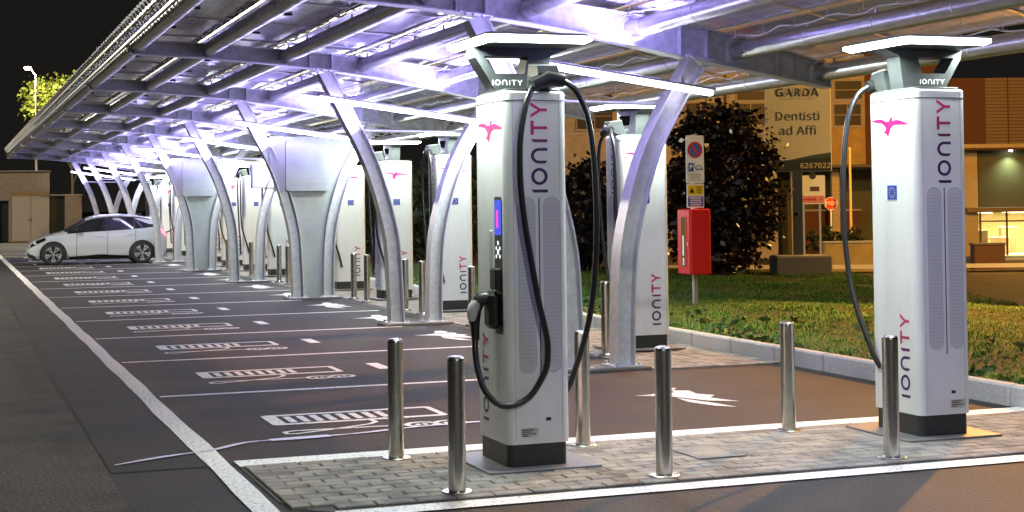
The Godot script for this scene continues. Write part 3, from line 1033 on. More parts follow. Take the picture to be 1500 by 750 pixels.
	b = MB.new(); b.box(Vector3(-HX - .02, 1.28, .16), Vector3(.045, .14, .115), .008); put("card_reader", b, M.black, body)
	b = MB.new(); b.box(Vector3(-HX - .004, 1.39, .02), Vector3(.010, .42, .045), .003); put("slot", b, M.grey_plastic, body)
	# holster and plug
	b = MB.new(); b.box(Vector3(-HX - .035, 1.07, .12), Vector3(.08, .25, .145), .028); put("holster", b, M.black, t)
	b = MB.new()
	b.tube(smooth_path([Vector3(-HX - .06, 1.15, .11), Vector3(-HX - .105, 1.145, .10), Vector3(-HX - .14, 1.09, .09), Vector3(-HX - .145, .99, .085), Vector3(-HX - .14, .87, .08)], 14), [.040, .044, .046, .047, .046, .044, .042, .040, .037, .034, .032, .030, .029, .028, .027], 12)
	var plug := put("plug", b, M.black, t)
	b = MB.new(); b.tube(smooth_path([Vector3(-HX - .135, 1.125, .118), Vector3(-HX - .165, 1.08, .108), Vector3(-HX - .172, 1.00, .10)], 6), [.026, .036, .040, .040, .037, .032, .022], 10); put("plug_shell", b, M.grey_plastic, plug)
	# cables
	b = MB.new()
	b.tube(smooth_path([Vector3(-.02, 2.60, .38), Vector3(-.10, 2.47, .42), Vector3(-.155, 2.2, .425), Vector3(-.15, 1.85, .42), Vector3(-.10, 1.50, .415), Vector3(-.03, 1.12, .41), Vector3(.03, .86, .40), Vector3(.01, .66, .39), Vector3(-.10, .50, .37), Vector3(-.26, .45, .33), Vector3(-.35, .53, .25), Vector3(-.378, .66, .17), Vector3(-.376, .80, .10), Vector3(-.366, .89, .08)], 60), .021, 10)
	put("charging_cable", b, M.rubber, t)
	b = MB.new()
	b.tube(smooth_path([Vector3(.13, 2.62, .38), Vector3(.22, 2.56, .42), Vector3(.32, 2.38, .43), Vector3(.365, 2.05, .44), Vector3(.375, 1.6, .44), Vector3(.36, 1.2, .41), Vector3(.335, .92, .34), Vector3(.30, .72, .27), Vector3(.26, .56, .22), Vector3(.225, .49, .20)], 50), .021, 10)
	put("charging_cable", b, M.rubber, t)
	b = MB.new(); b.plate(rounded_rect(.07, .09, .03), face_xf("+x", Vector3(HX + .004, .49, .20)), .01); put("cable_inlet", b, M.grey_plastic, body)
	# cable arm over the edge
	b = MB.new()
	b.plate(PackedVector2Array([Vector2(.19, 0), Vector2(.235, .155), Vector2(.40, .135), Vector2(.42, .09), Vector2(.40, .05), Vector2(.30, .0)]), Transform3D(Basis(Vector3(0, 0, 1), Vector3.UP, Vector3(-1, 0, 0)), Vector3(-.02, 2.555, 0)), .15)
	var arm := put("cable_arm", b, M.dark, t)
	b = MB.new(); b.box(Vector3(.055, 2.705, .315), Vector3(.156, .02, .17), .008, Basis(Vector3.RIGHT, .12)); put("arm_cover", b, M.arm_grey, arm)
	b = MB.new(); b.tube([Vector3(-.06, 2.565, .40), Vector3(.055, 2.615, .39), Vector3(.17, 2.60, .40)], [.045, .058, .045], 10); put("cable_clamp", b, M.black, arm)
	# light ring on its flared frame
	var rx := -.005
	b = MB.new()
	b.plate(PackedVector2Array([Vector2(-.20, 2.55), Vector2(-.345, 2.775), Vector2(-.355, 2.845), Vector2(.33, 2.845), Vector2(.20, 2.795), Vector2(.165, 2.55)]), Transform3D(Basis(), Vector3(0, 0, .085)), .17, PackedVector2Array([Vector2(-.285, 2.785), Vector2(.035, 2.785), Vector2(.005, 2.668), Vector2(-.205, 2.668)]))
	var fr := put("light_frame", b, M.frame_dark, t)
	b = MB.new()
	for s in ["+z", "-z"]:
		var ex := face_xf(s, Vector3(-.115 if s == "+z" else -.09, 2.588, .087 if s == "+z" else -.087))
		ex.origin -= ex.basis.x * letter_run(.038) / 2
		letters(b, ex, .038, false)
	put("frame_lettering", b, M.letter_white, fr)
	var ring := MB.new()
	var X := .382
	var Z := .438
	var ch := .045
	var oc := []
	for q in [[X, Z - .03], [X - .03, Z], [-X + .03, Z], [-X, Z - .03], [-X, -Z + .03], [-X + .03, -Z], [X - .03, -Z], [X, -Z + .03]]: oc.append(Vector2(q[0], q[1]))
	var lo := MB.new()
	var under := []
	var upper := []
	for i in 8:
		var a: Vector2 = oc[i]
		var c: Vector2 = oc[(i + 1) % 8]
		var ai := a * Vector2(1 - ch / X, 1 - ch / Z)
		var ci := c * Vector2(1 - ch / X, 1 - ch / Z)
		var A := Vector3(a.x + rx, 2.897, a.y)
		var C := Vector3(c.x + rx, 2.897, c.y)
		var A2 := Vector3(a.x + rx, 2.872, a.y)
		var C2 := Vector3(c.x + rx, 2.872, c.y)
		var A3 := Vector3(ai.x + rx, 2.850, ai.y)
		var C3 := Vector3(ci.x + rx, 2.850, ci.y)
		var out := Vector3(a.x + c.x, 0, a.y + c.y)
		ring.face([A, C, C2, A2], out); ring.face([A2, C2, C3, A3], out + Vector3.DOWN * .3)
		under.append(A3); upper.append(A)
	lo.face(under, Vector3.DOWN)
	put("halo_light", ring, M.halo, t)
	put("halo_underside", lo, M.frame_dark, t)
	var cover := MB.new()
	var cov := []
	for i in 8:
		var a: Vector3 = upper[i]
		var c: Vector3 = upper[(i + 1) % 8]
		var ia := Vector3(rx + (a.x - rx) * .93, 2.918, a.z * .94)
		var ic := Vector3(rx + (c.x - rx) * .93, 2.918, c.z * .94)
		cover.face([a, c, ic, ia], Vector3(a.x + c.x, .2, a.z + c.z)); cov.append(ia)
	cover.face(cov, Vector3.UP)
	put("halo_cover", cover, M.arm_grey, t)
	for e in [-1.0, 1.0]:
		var l := AreaLight3D.new()
		l.name = "halo_strip_light"
		l.area_size = Vector2(.05, .76)
		l.light_color = Color(.95, 1.0, .97)
		l.light_energy = 3.0
		l.transform = Transform3D(Basis.looking_at(Vector3(e * .30, -.95, 0), Vector3(0, 0, 1)), Vector3(rx + e * .389, 2.852, 0))
		l.shadow_enabled = true
		l.set("area_range", 40.0)
		t.add_child(l, true)
	return t

func chargers() -> void:
	var near := make_charger()
	near.position = P(3.69, 0, 9.97)
	tag(near, "white charging column in the middle foreground with plug hanging in its black holster", "charger", "charging columns")
	var o := copy(near, "charging_column", P(6.90, 0, 9.97), PI)
	o.scale = Vector3(1, 1.022, 1)
	tag(o, "white charging column at right foreground showing bird and blue flag sticker", "charger", "charging columns")
	for k in 14:
		var d := 16.82 + (0.0 if k == 0 else .40) + 3.45 * k
		var r := copy(near, "charging_column", P(7.70, .02, d), -PI / 2)
		var label := "white charging column in the paved row behind the columns, %s from the near end" % nth(k)
		if k == 0: label = "white charging column behind the nearest right-hand curved column, beside the grass"
		tag(r, label, "charger", "charging columns")

func bollards() -> void:
	var t := thing("steel_bollard", P(2.915, .0, 10.43))
	var b := MB.new(); b.lathe([[.055, .0], [.055, .828], [.053, .842], [.046, .851], [.03, .855], [.0, .856]], Vector3.ZERO, 28); put("post", b, M.stainless, t)
	b = MB.new(); b.lathe([[.098, .0], [.098, .028], [.093, .032], [.055, .033]], Vector3.ZERO, 28); put("base_ring", b, M.stainless, t)
	tag(t, "stainless steel bollard on paving left of the middle charger, the farther one", "bollard", "stainless bollards")
	for e in [[2.92, 9.07, "stainless steel bollard on paving left of the middle charger, the nearest to the viewer"], [4.32, 10.43, "stainless steel bollard just right of the middle charger, partly behind its cable"], [4.32, 9.07, "stainless steel bollard standing free on the island right of the middle charger"], [6.02, 10.43, "stainless steel bollard by the island's far white line, left of the right charger"], [6.03, 9.07, "stainless steel bollard standing before the left face of the right charger"]]:
		tag(copy(t, "steel_bollard", P(e[0], 0, e[1])), e[2], "bollard", "stainless bollards")
	for k in 13:
		for s in [0, 1]:
			var d := 16.82 + (0.0 if k == 0 else .40) + 3.45 * k + (-.55 if s == 0 else .42)
			tag(copy(t, "steel_bollard", P(7.04, .02, d)), "steel bollard at the %s corner of the %s charger in the paved row" % ["near" if s == 0 else "far", nth(k)], "bollard", "stainless bollards")

# ---------------------------------------------------------------- buildings
func cuboid(called: String, x0, y0, z0, x1, y1, z1, m: Material, parent: Node, bev := 0.0) -> MeshInstance3D:
	var b := MB.new()
	b.box(Vector3((x0 + x1) / 2.0, (y0 + y1) / 2.0, (z0 + z1) / 2.0), Vector3(x1 - x0, y1 - y0, z1 - z0), bev)
	return put(called, b, m, parent)

func window_unit(parent: Node, x0, y0, x1, y1, z, cols: int, rows: int) -> void:
	# reveal, frame bars and dark glass set into a wall whose face is at z
	var b := MB.new()
	var w := .06
	var cx: float = (x0 + x1) / 2.0
	var cy: float = (y0 + y1) / 2.0
	for e in [[cx, y0, x1 - x0 + w, w], [cx, y1, x1 - x0 + w, w]]: b.box(Vector3(e[0], e[1], z + .02), Vector3(e[2], e[3], .10), .008)
	for x in [x0, x1]: b.box(Vector3(x, cy, z + .018), Vector3(w, y1 - y0 - w, .09), .008)
	for i in range(1, cols): b.box(Vector3(lerpf(x0, x1, float(i) / cols), cy, z + .012), Vector3(.045, y1 - y0 - w, .07), .006)
	for i in range(1, rows): b.box(Vector3(cx, lerpf(y0, y1, float(i) / rows), z + .008), Vector3(x1 - x0 - w, .04, .06), .006)
	var win := put("window", b, M.frame, parent)
	for i in cols:
		for j in rows:
			var p := MB.new()
			var a: float = lerpf(x0, x1, float(i) / cols)
			var c: float = lerpf(y0, y1, float(j) / rows)
			p.box(Vector3(a + (x1 - x0) / cols / 2.0, c + (y1 - y0) / rows / 2.0, z + .006), Vector3((x1 - x0) / cols - .03, (y1 - y0) / rows - .03, .012))
			put("pane", p, M.window, win)
	cuboid("sill", x0 - .08, y0 - .09, z - .01, x1 + .08, y0 - .032, z + .14, M.concrete, win, .01)

func buildings_left() -> void:
	var t := thing("utility_building", P(0, 0, 84))
	tag(t, "low beige flat-roofed utility building with white double doors beyond the car", "building")
	cuboid("wall", -9.0, 0, -5, 2.42, 3.56, 0, M.plaster, t)
	cuboid("wall", 2.42, 2.14, -5, 2.88, 3.558, -.001, M.plaster, t)
	cuboid("wall", 2.88, 0, -5, 4.92, 3.559, .001, M.plaster, t)
	cuboid("dark_doorway", 2.42, 0, -1.2, 2.88, 2.14, -.9, M.black, t)
	cuboid("roof_edge", -9.1, 3.56, -5.1, 5.0, 3.68, .10, M.concrete_dark, t, .02)
	for k in 2:
		var door := cuboid("door", 3.04 + .94 * k, .05, .002, 3.96 + .94 * k, 2.60, .06, M.sign_white, t, .01)
		cuboid("door_top", 3.04 + .94 * k, 2.36, .06, 3.96 + .94 * k, 2.60, .075, M.cream, door)
		cuboid("handle", 3.86 + .12 * k, 1.05, .06, 3.90 + .12 * k, 1.2, .11, M.dark, door, .008)
	t = thing("equipment_kiosk", P(0, 0, 83))
	tag(t, "small flat-roofed beige kiosk between the utility building and the canopy's far columns", "kiosk")
	cuboid("wall", 5.62, 0, -2.2, 6.46, 2.36, 0, M.plaster, t)
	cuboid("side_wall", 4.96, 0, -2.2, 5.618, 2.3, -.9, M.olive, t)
	cuboid("roof", 4.92, 2.36, -2.3, 6.5, 2.42, .06, M.plaster, t, .01)
	cuboid("door", 5.72, .05, .001, 6.36, 2.1, .03, M.plaster, t, .005)

func buildings_right() -> void:
	# the block across the road, turned to face the car park
	var at := P(23.94, 0, 65.78)
	var t := thing("office_block", at, -.349)
	tag(t, "ochre two-storey office block with dark windows behind the billboard", "building")
	cuboid("wall", 1.8, -1.6, -9, 12.0, 9.5, 0, M.stucco, t)
	cuboid("upper_wall", 12.0, 3.26, -9, 16.02, 9.5, .004, M.stucco, t)
	cuboid("yellow_band", 14.3, 3.30, .005, 16.0, 4.98, .05, M.stucco_yellow, t)
	cuboid("undercroft_wall", 12.0, -1.6, -9, 19.9, 3.25, -3.0, M.olive, t)
	cuboid("undercroft_ceiling", 12.0, 3.1, -3.0, 19.9, 3.24, -.02, M.concrete_dark, t)
	cuboid("base_wall", 13.4, -1.4, -2.6, 16.2, 1.15, -2.3, M.brown, t)
	cuboid("base_ledge", 13.3, 1.15, -2.65, 16.3, 1.24, -2.2, M.concrete, t, .01)
	for x in [12.7, 14.55]: cuboid("pillar", x, -1.5, -.8, x + .36, 3.1, -.4, M.cream, t, .02)
	cuboid("upper_wall", 16.02, 3.252, -9, 19.9, 9.52, -.3, M.brown, t)
	for e in [[2.95, 5.0, 4.6, 6.2, 2], [5.6, 5.0, 7.2, 6.2, 2], [7.9, 5.05, 9.3, 6.15, 2], [10.2, 5.1, 11.5, 6.1, 2], [14.6, 5.02, 15.85, 6.02, 2], [10.2, 6.22, 11.5, 7.1, 1], [14.65, 6.22, 15.9, 7.08, 1], [2.95, 6.4, 4.6, 7.4, 1], [3.2, 1.4, 4.4, 2.4, 2]]:
		window_unit(t, e[0], e[1], e[2], e[3], .006, e[4], 2)
	cuboid("string_course", 1.75, 4.72, .001, 14.28, 4.84, .08, M.concrete, t, .01)
	for x in [9.7, 14.1]:
		var dp := MB.new(); dp.tube([Vector3(x, 3.3, .12), Vector3(x, 9.4, .12)], .05, 8); put("downpipe", dp, M.brown, t)
	cuboid("cornice", 1.7, 7.55, .001, 15.9, 7.75, .28, M.concrete, t, .02)
	cuboid("overhang", 11.9, 3.12, .01, 19.9, 3.25, 1.1, M.concrete_dark, t, .02)
	# shop with a slatted timber upper storey
	var s := thing("shop_building", at, -.349)
	tag(s, "modern shop with timber-slatted upper storey, thin canopy and lit glazing at far right", "building")
	cuboid("upper_core", 20.0, 4.1, -8, 30.0, 7.16, -.5, M.brown, s)
	for k in 20:
		cuboid("timber_slat", 21.62, 4.12 + k * .152, -.5, 30.0, 4.12 + k * .152 + .135, -.40 + rng.randf_range(-.008, .008), M.wood, s, .008)
	for k in 4: cuboid("slat_post", 22.6 + k * 2.0, 4.1, -.42, 22.66 + k * 2.0, 7.14, -.375, M.brown, s)
	cuboid("canopy_slab", 19.95, 3.90, -4, 30.2, 4.08, 1.4, M.cream, s, .02)
	cuboid("soffit", 20.0, 3.82, -4, 30.0, 3.899, 1.3, M.brown, s)
	cuboid("olive_wall", 21.10, 1.26, -3, 30.0, 3.819, 0, M.olive, s)
	cuboid("cream_pier", 20.42, -1.4, -.6, 21.05, 3.818, .10, M.cream, s, .02)
	cuboid("fascia", 20.40, 1.03, -.3, 30.0, 1.258, .55, M.wood, s, .02)
	cuboid("back_wall", 20.5, -1.4, -5.2, 30, 1.25, -5.0, M.cream, s)
	cuboid("shop_floor", 20.5, -1.4, -5.0, 30, -.93, .1, M.concrete, s)
	cuboid("shop_ceiling", 20.5, 1.04, -5.0, 30, 1.2, -.3, M.sign_white, s)
	for x in [21.15, 22.35, 23.2, 24.6, 26.2, 28.0]: cuboid("mullion", x - .035, -.92, -.05, x + .035, 1.03, .06, M.brown, s, .005)
	cuboid("transom", 20.5, .60, -.04, 30, .66, .05, M.brown, s)
	var xs := [20.5, 21.15, 22.35, 23.2, 24.6, 26.2, 28.0]
	for i in 6: cuboid("shop_pane", xs[i] + .04, -.9, 0, xs[i + 1] - .04, 1.02, .012, M.pane, s)
	for k in 4:
		var lamp := cuboid("ceiling_lamp", 21.2 + k * 1.9, .98, -3.0, 22.2 + k * 1.9, 1.035, -1.6, M.shop_light, s)
		var l := AreaLight3D.new(); l.name = "ceiling_lamp_light"; l.area_size = Vector2(1.0, 1.4); l.light_color = Color(1, .88, .55); l.light_energy = 9.0
		l.position = Vector3(21.7 + k * 1.9, .96, -2.3); l.rotation.x = -PI / 2; l.shadow_enabled = true; s.add_child(l)
	for e in [[21.3, .62, -1.0, .5, 1.1], [22.2, .38, -2.0, .9, .75], [23.1, .5, -3.2, .7, 1.2], [24.3, .4, -1.5, 1.1, .7], [25.6, .6, -2.8, .8, 1.3], [21.75, .9, -3.9, .35, 1.7]]:
		var desk := cuboid("shop_counter", e[0], -.93, e[2] - .4, e[0] + e[3], -.93 + e[4], e[2], M.cream if e[4] < 1 else M.wood, s, .02)
		cuboid("counter_top", e[0] - .05, -.93 + e[4], e[2] - .45, e[0] + e[3] + .05, -.89 + e[4], e[2] + .05, M.sign_white, desk, .005)
	var spot := MB.new(); spot.lathe([[0.0, 3.76], [.07, 3.76], [.085, 3.78], [.085, 3.82]], Vector3(22.48, 0, .35), 14)
	put("soffit_spotlight", spot, M.lamp_warm, s)
	var l := SpotLight3D.new(); l.name = "soffit_spotlight_light"; l.light_color = Color(.93, 1, .78); l.light_energy = 3.2; l.spot_angle = 62; l.spot_range = 30; l.light_size = .06
	l.position = Vector3(22.48, 3.74, .35); l.rotation.x = -PI / 2 - .0; l.shadow_enabled = true; s.add_child(l)
	# low walls and planters across the road
	var w := thing("low_garden_wall", P(24.0, 0, 39.0), -.349)
	tag(w, "low rough garden wall with a clipped hedge behind, beyond the billboard", "wall")
	cuboid("wall", -.2, -.9, -.3, 2.9, .46, 0, M.stucco_yellow, w, .02); cuboid("coping", -.22, .46, -.33, 2.92, .52, .03, M.concrete, w, .01)
	var pbox := thing("dark_planter", P(28.3, -.5, 37.4), -.349)
	tag(pbox, "dark rectangular planter box in front of the lit shop windows", "planter")
	cuboid("box", -.45, -.2, -.4, .45, .86, 0, M.brown, pbox, .02); cuboid("rim", -.48, .86, -.43, .48, .92, .03, M.concrete_dark, pbox, .01)
	for k in 4:
		var bl := thing("road_barrier_block", P(29.6 + k * 1.75, -.62, 38.0 - k * .64), -.349)
		tag(bl, "low concrete block by the road in front of the shop, %s from the planter" % nth(k), "concrete block", "concrete blocks by the road")
		var m := MB.new(); m.plate(PackedVector2Array([Vector2(-.75, 0), Vector2(.75, 0), Vector2(.68, .5), Vector2(-.68, .5)]), Transform3D(Basis(), Vector3(0, 0, .2)), .4); put("block", m, M.concrete_dark, bl)
		m = MB.new(); m.box(Vector3(0, .515, 0), Vector3(1.3, .03, .3), .008); put("capping", m, M.concrete, bl)
	tag(strip_xd("footpath", [[15.8, 36.2], [21.5, 32.6], [33.0, 28.2], [34.0, 30.2], [22.3, 34.9], [16.6, 38.6]], .03, M.concrete), "", "", "", "structure")

func street_lamp(at: Vector3, h: float, arm: Vector3, head: StandardMaterial3D, col: Color, e: float, label: String, aim := Vector3.ZERO) -> void:
	var t := thing("street_lamp", at)
	tag(t, label, "street lamp")
	var b := MB.new(); b.tube(smooth_path([Vector3(0, 0, 0), Vector3(0, h * .6, 0), Vector3(0, h - .12, 0), Vector3(0, h, 0) + arm * .15, Vector3(0, h + .05, 0) + arm * .6], 16), [.085, .083, .08, .078, .076, .073, .07, .068, .065, .062, .06, .058, .055, .052, .05, .045, .04], 10); put("pole", b, M.steel, t)
	b = MB.new(); b.box(Vector3(0, h + .10, 0) + arm * .95, Vector3(.24 + absf(arm.x) * .5, .09, .24 + absf(arm.z) * .5), .03); put("lamp_head", b, M.grey_plastic, t)
	b = MB.new(); b.lathe([[0, -.10], [.14, -.07], [.19, 0], [.17, .04], [0, .06]], Vector3(0, h + .02, 0) + arm * .95, 16); put("lamp_bulb", b, head, t)
	b = MB.new(); b.lathe([[.15, 0], [.15, .03], [.09, .05], [.09, .35]], Vector3.ZERO, 12); put("pole_base", b, M.steel, t)
	var l: Light3D
	if aim == Vector3.ZERO:
		l = OmniLight3D.new(); l.set("omni_range", 80.0); l.set("omni_attenuation", 2.0)
	else:
		l = SpotLight3D.new(); l.set("spot_range", 80.0); l.set("spot_attenuation", 2.0); l.set("spot_angle", 47.0); l.set("spot_angle_attenuation", .4)
		l.transform.basis = Basis.looking_at(aim - at - Vector3(0, h, 0), Vector3.UP)
	l.name = "lamp_light"; l.light_color = col; l.light_energy = e; l.light_size = .10
	l.position = Vector3(0, h + .005, 0) + arm * .95; l.shadow_enabled = true; t.add_child(l)

func street_lights() -> void:
	street_lamp(P(4.42, 0, 87), 9.25, Vector3(-.45, 0, 0), M.lamp_warm, Color(1, .94, .80), 90, "tall street lamp lit against the black sky beyond the canopy's left edge")
	street_lamp(P(30.5, -.6, 44.2), 7.8, Vector3(.6, 0, -.9), M.sodium, Color(1, .66, .24), 100, "orange street lamp across the road, its pole behind the right charger")
	street_lamp(P(19.4, 0, 21.6), 7.6, Vector3(-.9, 0, .2), M.sodium, Color(1, .68, .30), 160, "orange floodlight on a pole at the grass edge right of the charging island", P(7.6, 0, 11.0))
	street_lamp(P(30.5, 0, 24.5), 7.6, Vector3(-1.0, 0, .2), M.sodium, Color(1, .76, .40), 150, "orange street lamp farther along the road behind the grass")
	street_lamp(P(-7.0, 0, 43.0), 8.0, Vector3(1.2, 0, 0), M.lamp_warm, Color(1, .96, .86), 95, "street lamp on the far side of the access lane at left")
	street_lamp(P(2.0, 0, -9.0), 8.0, Vector3(0, 0, -1.2), M.lamp_warm, Color(.97, 1, .96), 36, "white street lamp standing behind the viewer by the access lane")

# ---------------------------------------------------------------- car
func grid(b: MB, rows: Array) -> void:
	# smooth surface through a net of points; outward = away from the axis of each row
	var nr := []
	var ni := rows.size()
	var nj: int = rows[0].size()
	for i in ni:
		var r := []
		for j in nj:
			var a: Vector3 = rows[min(i + 1, ni - 1)][j] - rows[max(i - 1, 0)][j]
			var c: Vector3 = rows[i][min(j + 1, nj - 1)] - rows[i][max(j - 1, 0)]
			var n := a.cross(c)
			r.append(n.normalized() if n.length() > 1e-9 else Vector3.UP)
		nr.append(r)
	for i in ni - 1:
		for j in nj - 1:
			b.quad(rows[i][j], rows[i + 1][j], rows[i + 1][j + 1], rows[i][j + 1], nr[i][j], nr[i + 1][j], nr[i + 1][j + 1], nr[i][j + 1])

func car_at(x: float, j: float, off := 0.0) -> Vector3:
	# a point of the car's skin (near side, z > 0): x along (nose at -2.1), j from 0 (sill) to 6 (roof centre)
	var xs := [-2.1, -2.05, -1.9, -1.6, -1.1, -.85, -.3, .15, .7, 1.25, 1.7, 1.95, 2.08, 2.12]
	var S := {
		"lo": [.30, .22, .19, .19, .19, .19, .19, .19, .19, .19, .20, .24, .30, .40],
		"belt": [.50, .60, .72, .84, .93, .955, .985, 1.005, 1.03, 1.07, 1.12, 1.13, 1.0, .86],
		"roof": [.53, .64, .76, .89, 1.0, 1.12, 1.43, 1.515, 1.535, 1.50, 1.41, 1.30, 1.08, .90],
		"w": [.45, .66, .80, .87, .895, .90, .90, .90, .90, .905, .90, .85, .76, .66],
		"wr": [.40, .60, .70, .74, .70, .66, .60, .59, .59, .58, .56, .56, .60, .60]}
	var i := 0
	while i < xs.size() - 2 and x > xs[i + 1]: i += 1
	var f: float = clampf((x - xs[i]) / (xs[i + 1] - xs[i]), 0, 1)
	var v := {}
	for k in S:
		var p0: float = S[k][max(i - 1, 0)]
		var p1: float = S[k][i]
		var p2: float = S[k][i + 1]
		var p3: float = S[k][min(i + 2, xs.size() - 1)]
		v[k] = lerpf(lerpf(p1, p2, f), cubic_interpolate(p1, p2, p0, p3, f), .5)
	var mid: float = lerpf(v.lo, v.belt, .55)
	var ring := [Vector2(v.w * .90, v.lo), Vector2(v.w * .97, v.lo + .10), Vector2(v.w * 1.0, mid), Vector2(v.w * .965, v.belt), Vector2(v.wr, v.roof - .055), Vector2(v.wr * .85, v.roof - .015), Vector2(0, v.roof + .012)]
	var k := int(clampf(floor(j), 0, 5))
	var q: Vector2 = ring[k].lerp(ring[k + 1], j - k)
	var n2: Vector2 = (ring[k + 1] - ring[k]).orthogonal().normalized()
	if n2.dot(q - Vector2(0, .6)) < 0: n2 = -n2
	q += n2 * off
	return Vector3(x, q.y, q.x)

func car(_unused) -> void:
	var t := thing("parked_car", P(4.34, 0, 50.45))
	tag(t, "pale grey-blue five-door hatchback parked nose out and charging in a far bay", "car")
	var b := MB.new()
	var rows := []
	for i in 57:
		var x := -2.1 + 4.22 * i / 56
		var r := []
		for j in 25: r.append(car_at(x, 6.0 * j / 24))
		for j in range(23, -1, -1):
			var p := car_at(x, 6.0 * j / 24); r.append(Vector3(p.x, p.y, -p.z))
		rows.append(r)
	grid(b, rows)
	for e in [rows[0], rows[-1]]: b.face(e, Vector3(-1 if e == rows[0] else 1, 0, 0))
	var body := put("body", b, M.car, t)
	b = MB.new(); b.box(Vector3(0, .25, 0), Vector3(3.9, .2, 1.5)); put("underbody", b, M.black, t)
	for side in [1.0, -1.0]:
		var flip := func(p: Vector3) -> Vector3: return Vector3(p.x, p.y, p.z * side)
		b = MB.new(); rows = []
		for i in 25:
			var x := lerpf(-.92, 1.78, i / 24.0)
			rows.append([flip.call(car_at(x, 3.03, .004)), flip.call(car_at(x, 3.4, .004)), flip.call(car_at(x, lerpf(3.92, 3.92 if x < 1.1 else 3.2, clampf((x - 1.1) / .66, 0, 1)), .004))])
		grid(b, rows); put("window_surround", b, M.black, body)
		for w in [["windscreen_side", -.86, -.60], ["front_window", -.56, .24], ["rear_window", .30, 1.08], ["quarter_window", 1.14, 1.74]]:
			b = MB.new(); rows = []
			for i in 9:
				var x := lerpf(w[1], w[2], i / 8.0)
				var r := []
				var top := 3.88
				if w[0] == "quarter_window": top = lerpf(3.86, 3.25, i / 8.0)
				for j in 4: r.append(flip.call(car_at(x, lerpf(3.06, top, j / 3.0), .007)))
				rows.append(r)
			grid(b, rows); put("side_glass", b, M.car_glass, body)
		b = MB.new(); rows = []
		for i in 21:
			var x := lerpf(-1.0, 1.62, i / 20.0)
			rows.append([flip.call(car_at(x, 3.90, .010)), flip.call(car_at(x, 3.99, .010))])
		grid(b, rows); put("roof_rail_trim", b, M.black, body)
		b = MB.new(); rows = []
		for i in 12:
			var x := lerpf(-.86, .99, i / 11.0)
			rows.append([flip.call(car_at(x, .02, .006)), flip.call(car_at(x, .55 + .5 * sin(PI * i / 11.0), .008))])
		grid(b, rows); put("sill_trim", b, M.black, body)
		for dx in [-.66, .27, 1.12]:
			b = MB.new(); rows = []
			for j in 9: rows.append([flip.call(car_at(dx + .02 * j / 8.0, lerpf(.7, 2.98, j / 8.0), .004)), flip.call(car_at(dx + .012 + .02 * j / 8.0, lerpf(.7, 2.98, j / 8.0), .004))])
			grid(b, rows); put("door_seam", b, M.black, body)
		for dx in [.08, .98]:
			b = MB.new(); b.box(flip.call(car_at(dx, 2.62, .012)), Vector3(.2, .022, .03), .008); put("door_handle", b, M.car, body)
		b = MB.new(); b.box(flip.call(car_at(-.70, 3.05, .12)), Vector3(.16, .12, .2), .04); put("wing_mirror", b, M.black, body)
		b = MB.new(); rows = []
		for i in 8:
			var x := lerpf(-2.06, -1.56, i / 7.0)
			rows.append([flip.call(car_at(x, 2.45 + .25 * i / 7.0, .008)), flip.call(car_at(x, 3.0, .008))])
		grid(b, rows); var hl := put("headlight", b, M.car_glass, body)
		b = MB.new(); b.box(flip.call(car_at(-1.86, 2.72, .008)), Vector3(.12, .035, .02), .008); put("headlight_lens", b, M.sign_white, hl)
		b = MB.new(); rows = []
		for i in 5:
			var x := lerpf(1.86, 2.1, i / 4.0)
			rows.append([flip.call(car_at(x, 2.55, .008)), flip.call(car_at(x, 2.88, .008))])
		grid(b, rows); put("tail_light", b, M.tail, body)
		b = MB.new(); rows = []
		for i in 6:
			var x := lerpf(-2.09, -1.86, i / 5.0)
			rows.append([flip.call(car_at(x, .2, .007)), flip.call(car_at(x, 1.5 - .6 * i / 5.0, .007))])
		grid(b, rows); put("bumper_intake", b, M.black, body)
		for wx in [-1.34, 1.34]:
			var wz: float = side * .905
			b = MB.new()
			var arch := PackedVector2Array()
			for i in 29: arch.append(Vector2(wx + .405 * cos(PI * i / 28), .33 + .405 * sin(PI * i / 28)))
			arch.append(Vector2(wx - .405, .17)); arch.append(Vector2(wx + .405, .17))
			b.plate(arch, Transform3D(Basis(Vector3(side, 0, 0), Vector3.UP, Vector3(0, 0, side)) * Transform3D.IDENTITY.basis, Vector3(wx - side * wx, 0, wz)), .06); put("wheel_arch", b, M.black, t)
			var wheel := MeshInstance3D.new()
			b = MB.new()
			b.lathe([[.20, -.1], [.315, -.105], [.335, -.085], [.335, .085], [.315, .105], [.24, .11], [.235, .06], [.0, .05]], Vector3.ZERO, 36)
			wheel = put("wheel", b, M.tyre, t)
			wheel.transform = Transform3D(Basis(Vector3.RIGHT, Vector3(0, 0, side), Vector3(0, -side, 0)), Vector3(wx, .335, side * .83))
			b = MB.new()
			for k in 5:
				var a := TAU * k / 5 + .3
				for s in [-1.0, 1.0]:
					b.box(Vector3(cos(a + s * .20) * .15, .088, sin(a + s * .20) * .15), Vector3(.19, .02, .035), .006, Basis(Vector3.UP, -(a + s * .33)))
				b.box(Vector3(cos(a) * .21, .09, sin(a) * .21), Vector3(.045, .02, .12), .006, Basis(Vector3.UP, -a))
			b.lathe([[.0, .10], [.045, .10], [.05, .085]], Vector3.ZERO, 14)
			put("rim", b, M.rim, wheel)
			b = MB.new(); b.lathe([[.228, .09], [.242, .112], [.25, .108]], Vector3.ZERO, 36); put("rim_edge", b, M.rim, wheel)
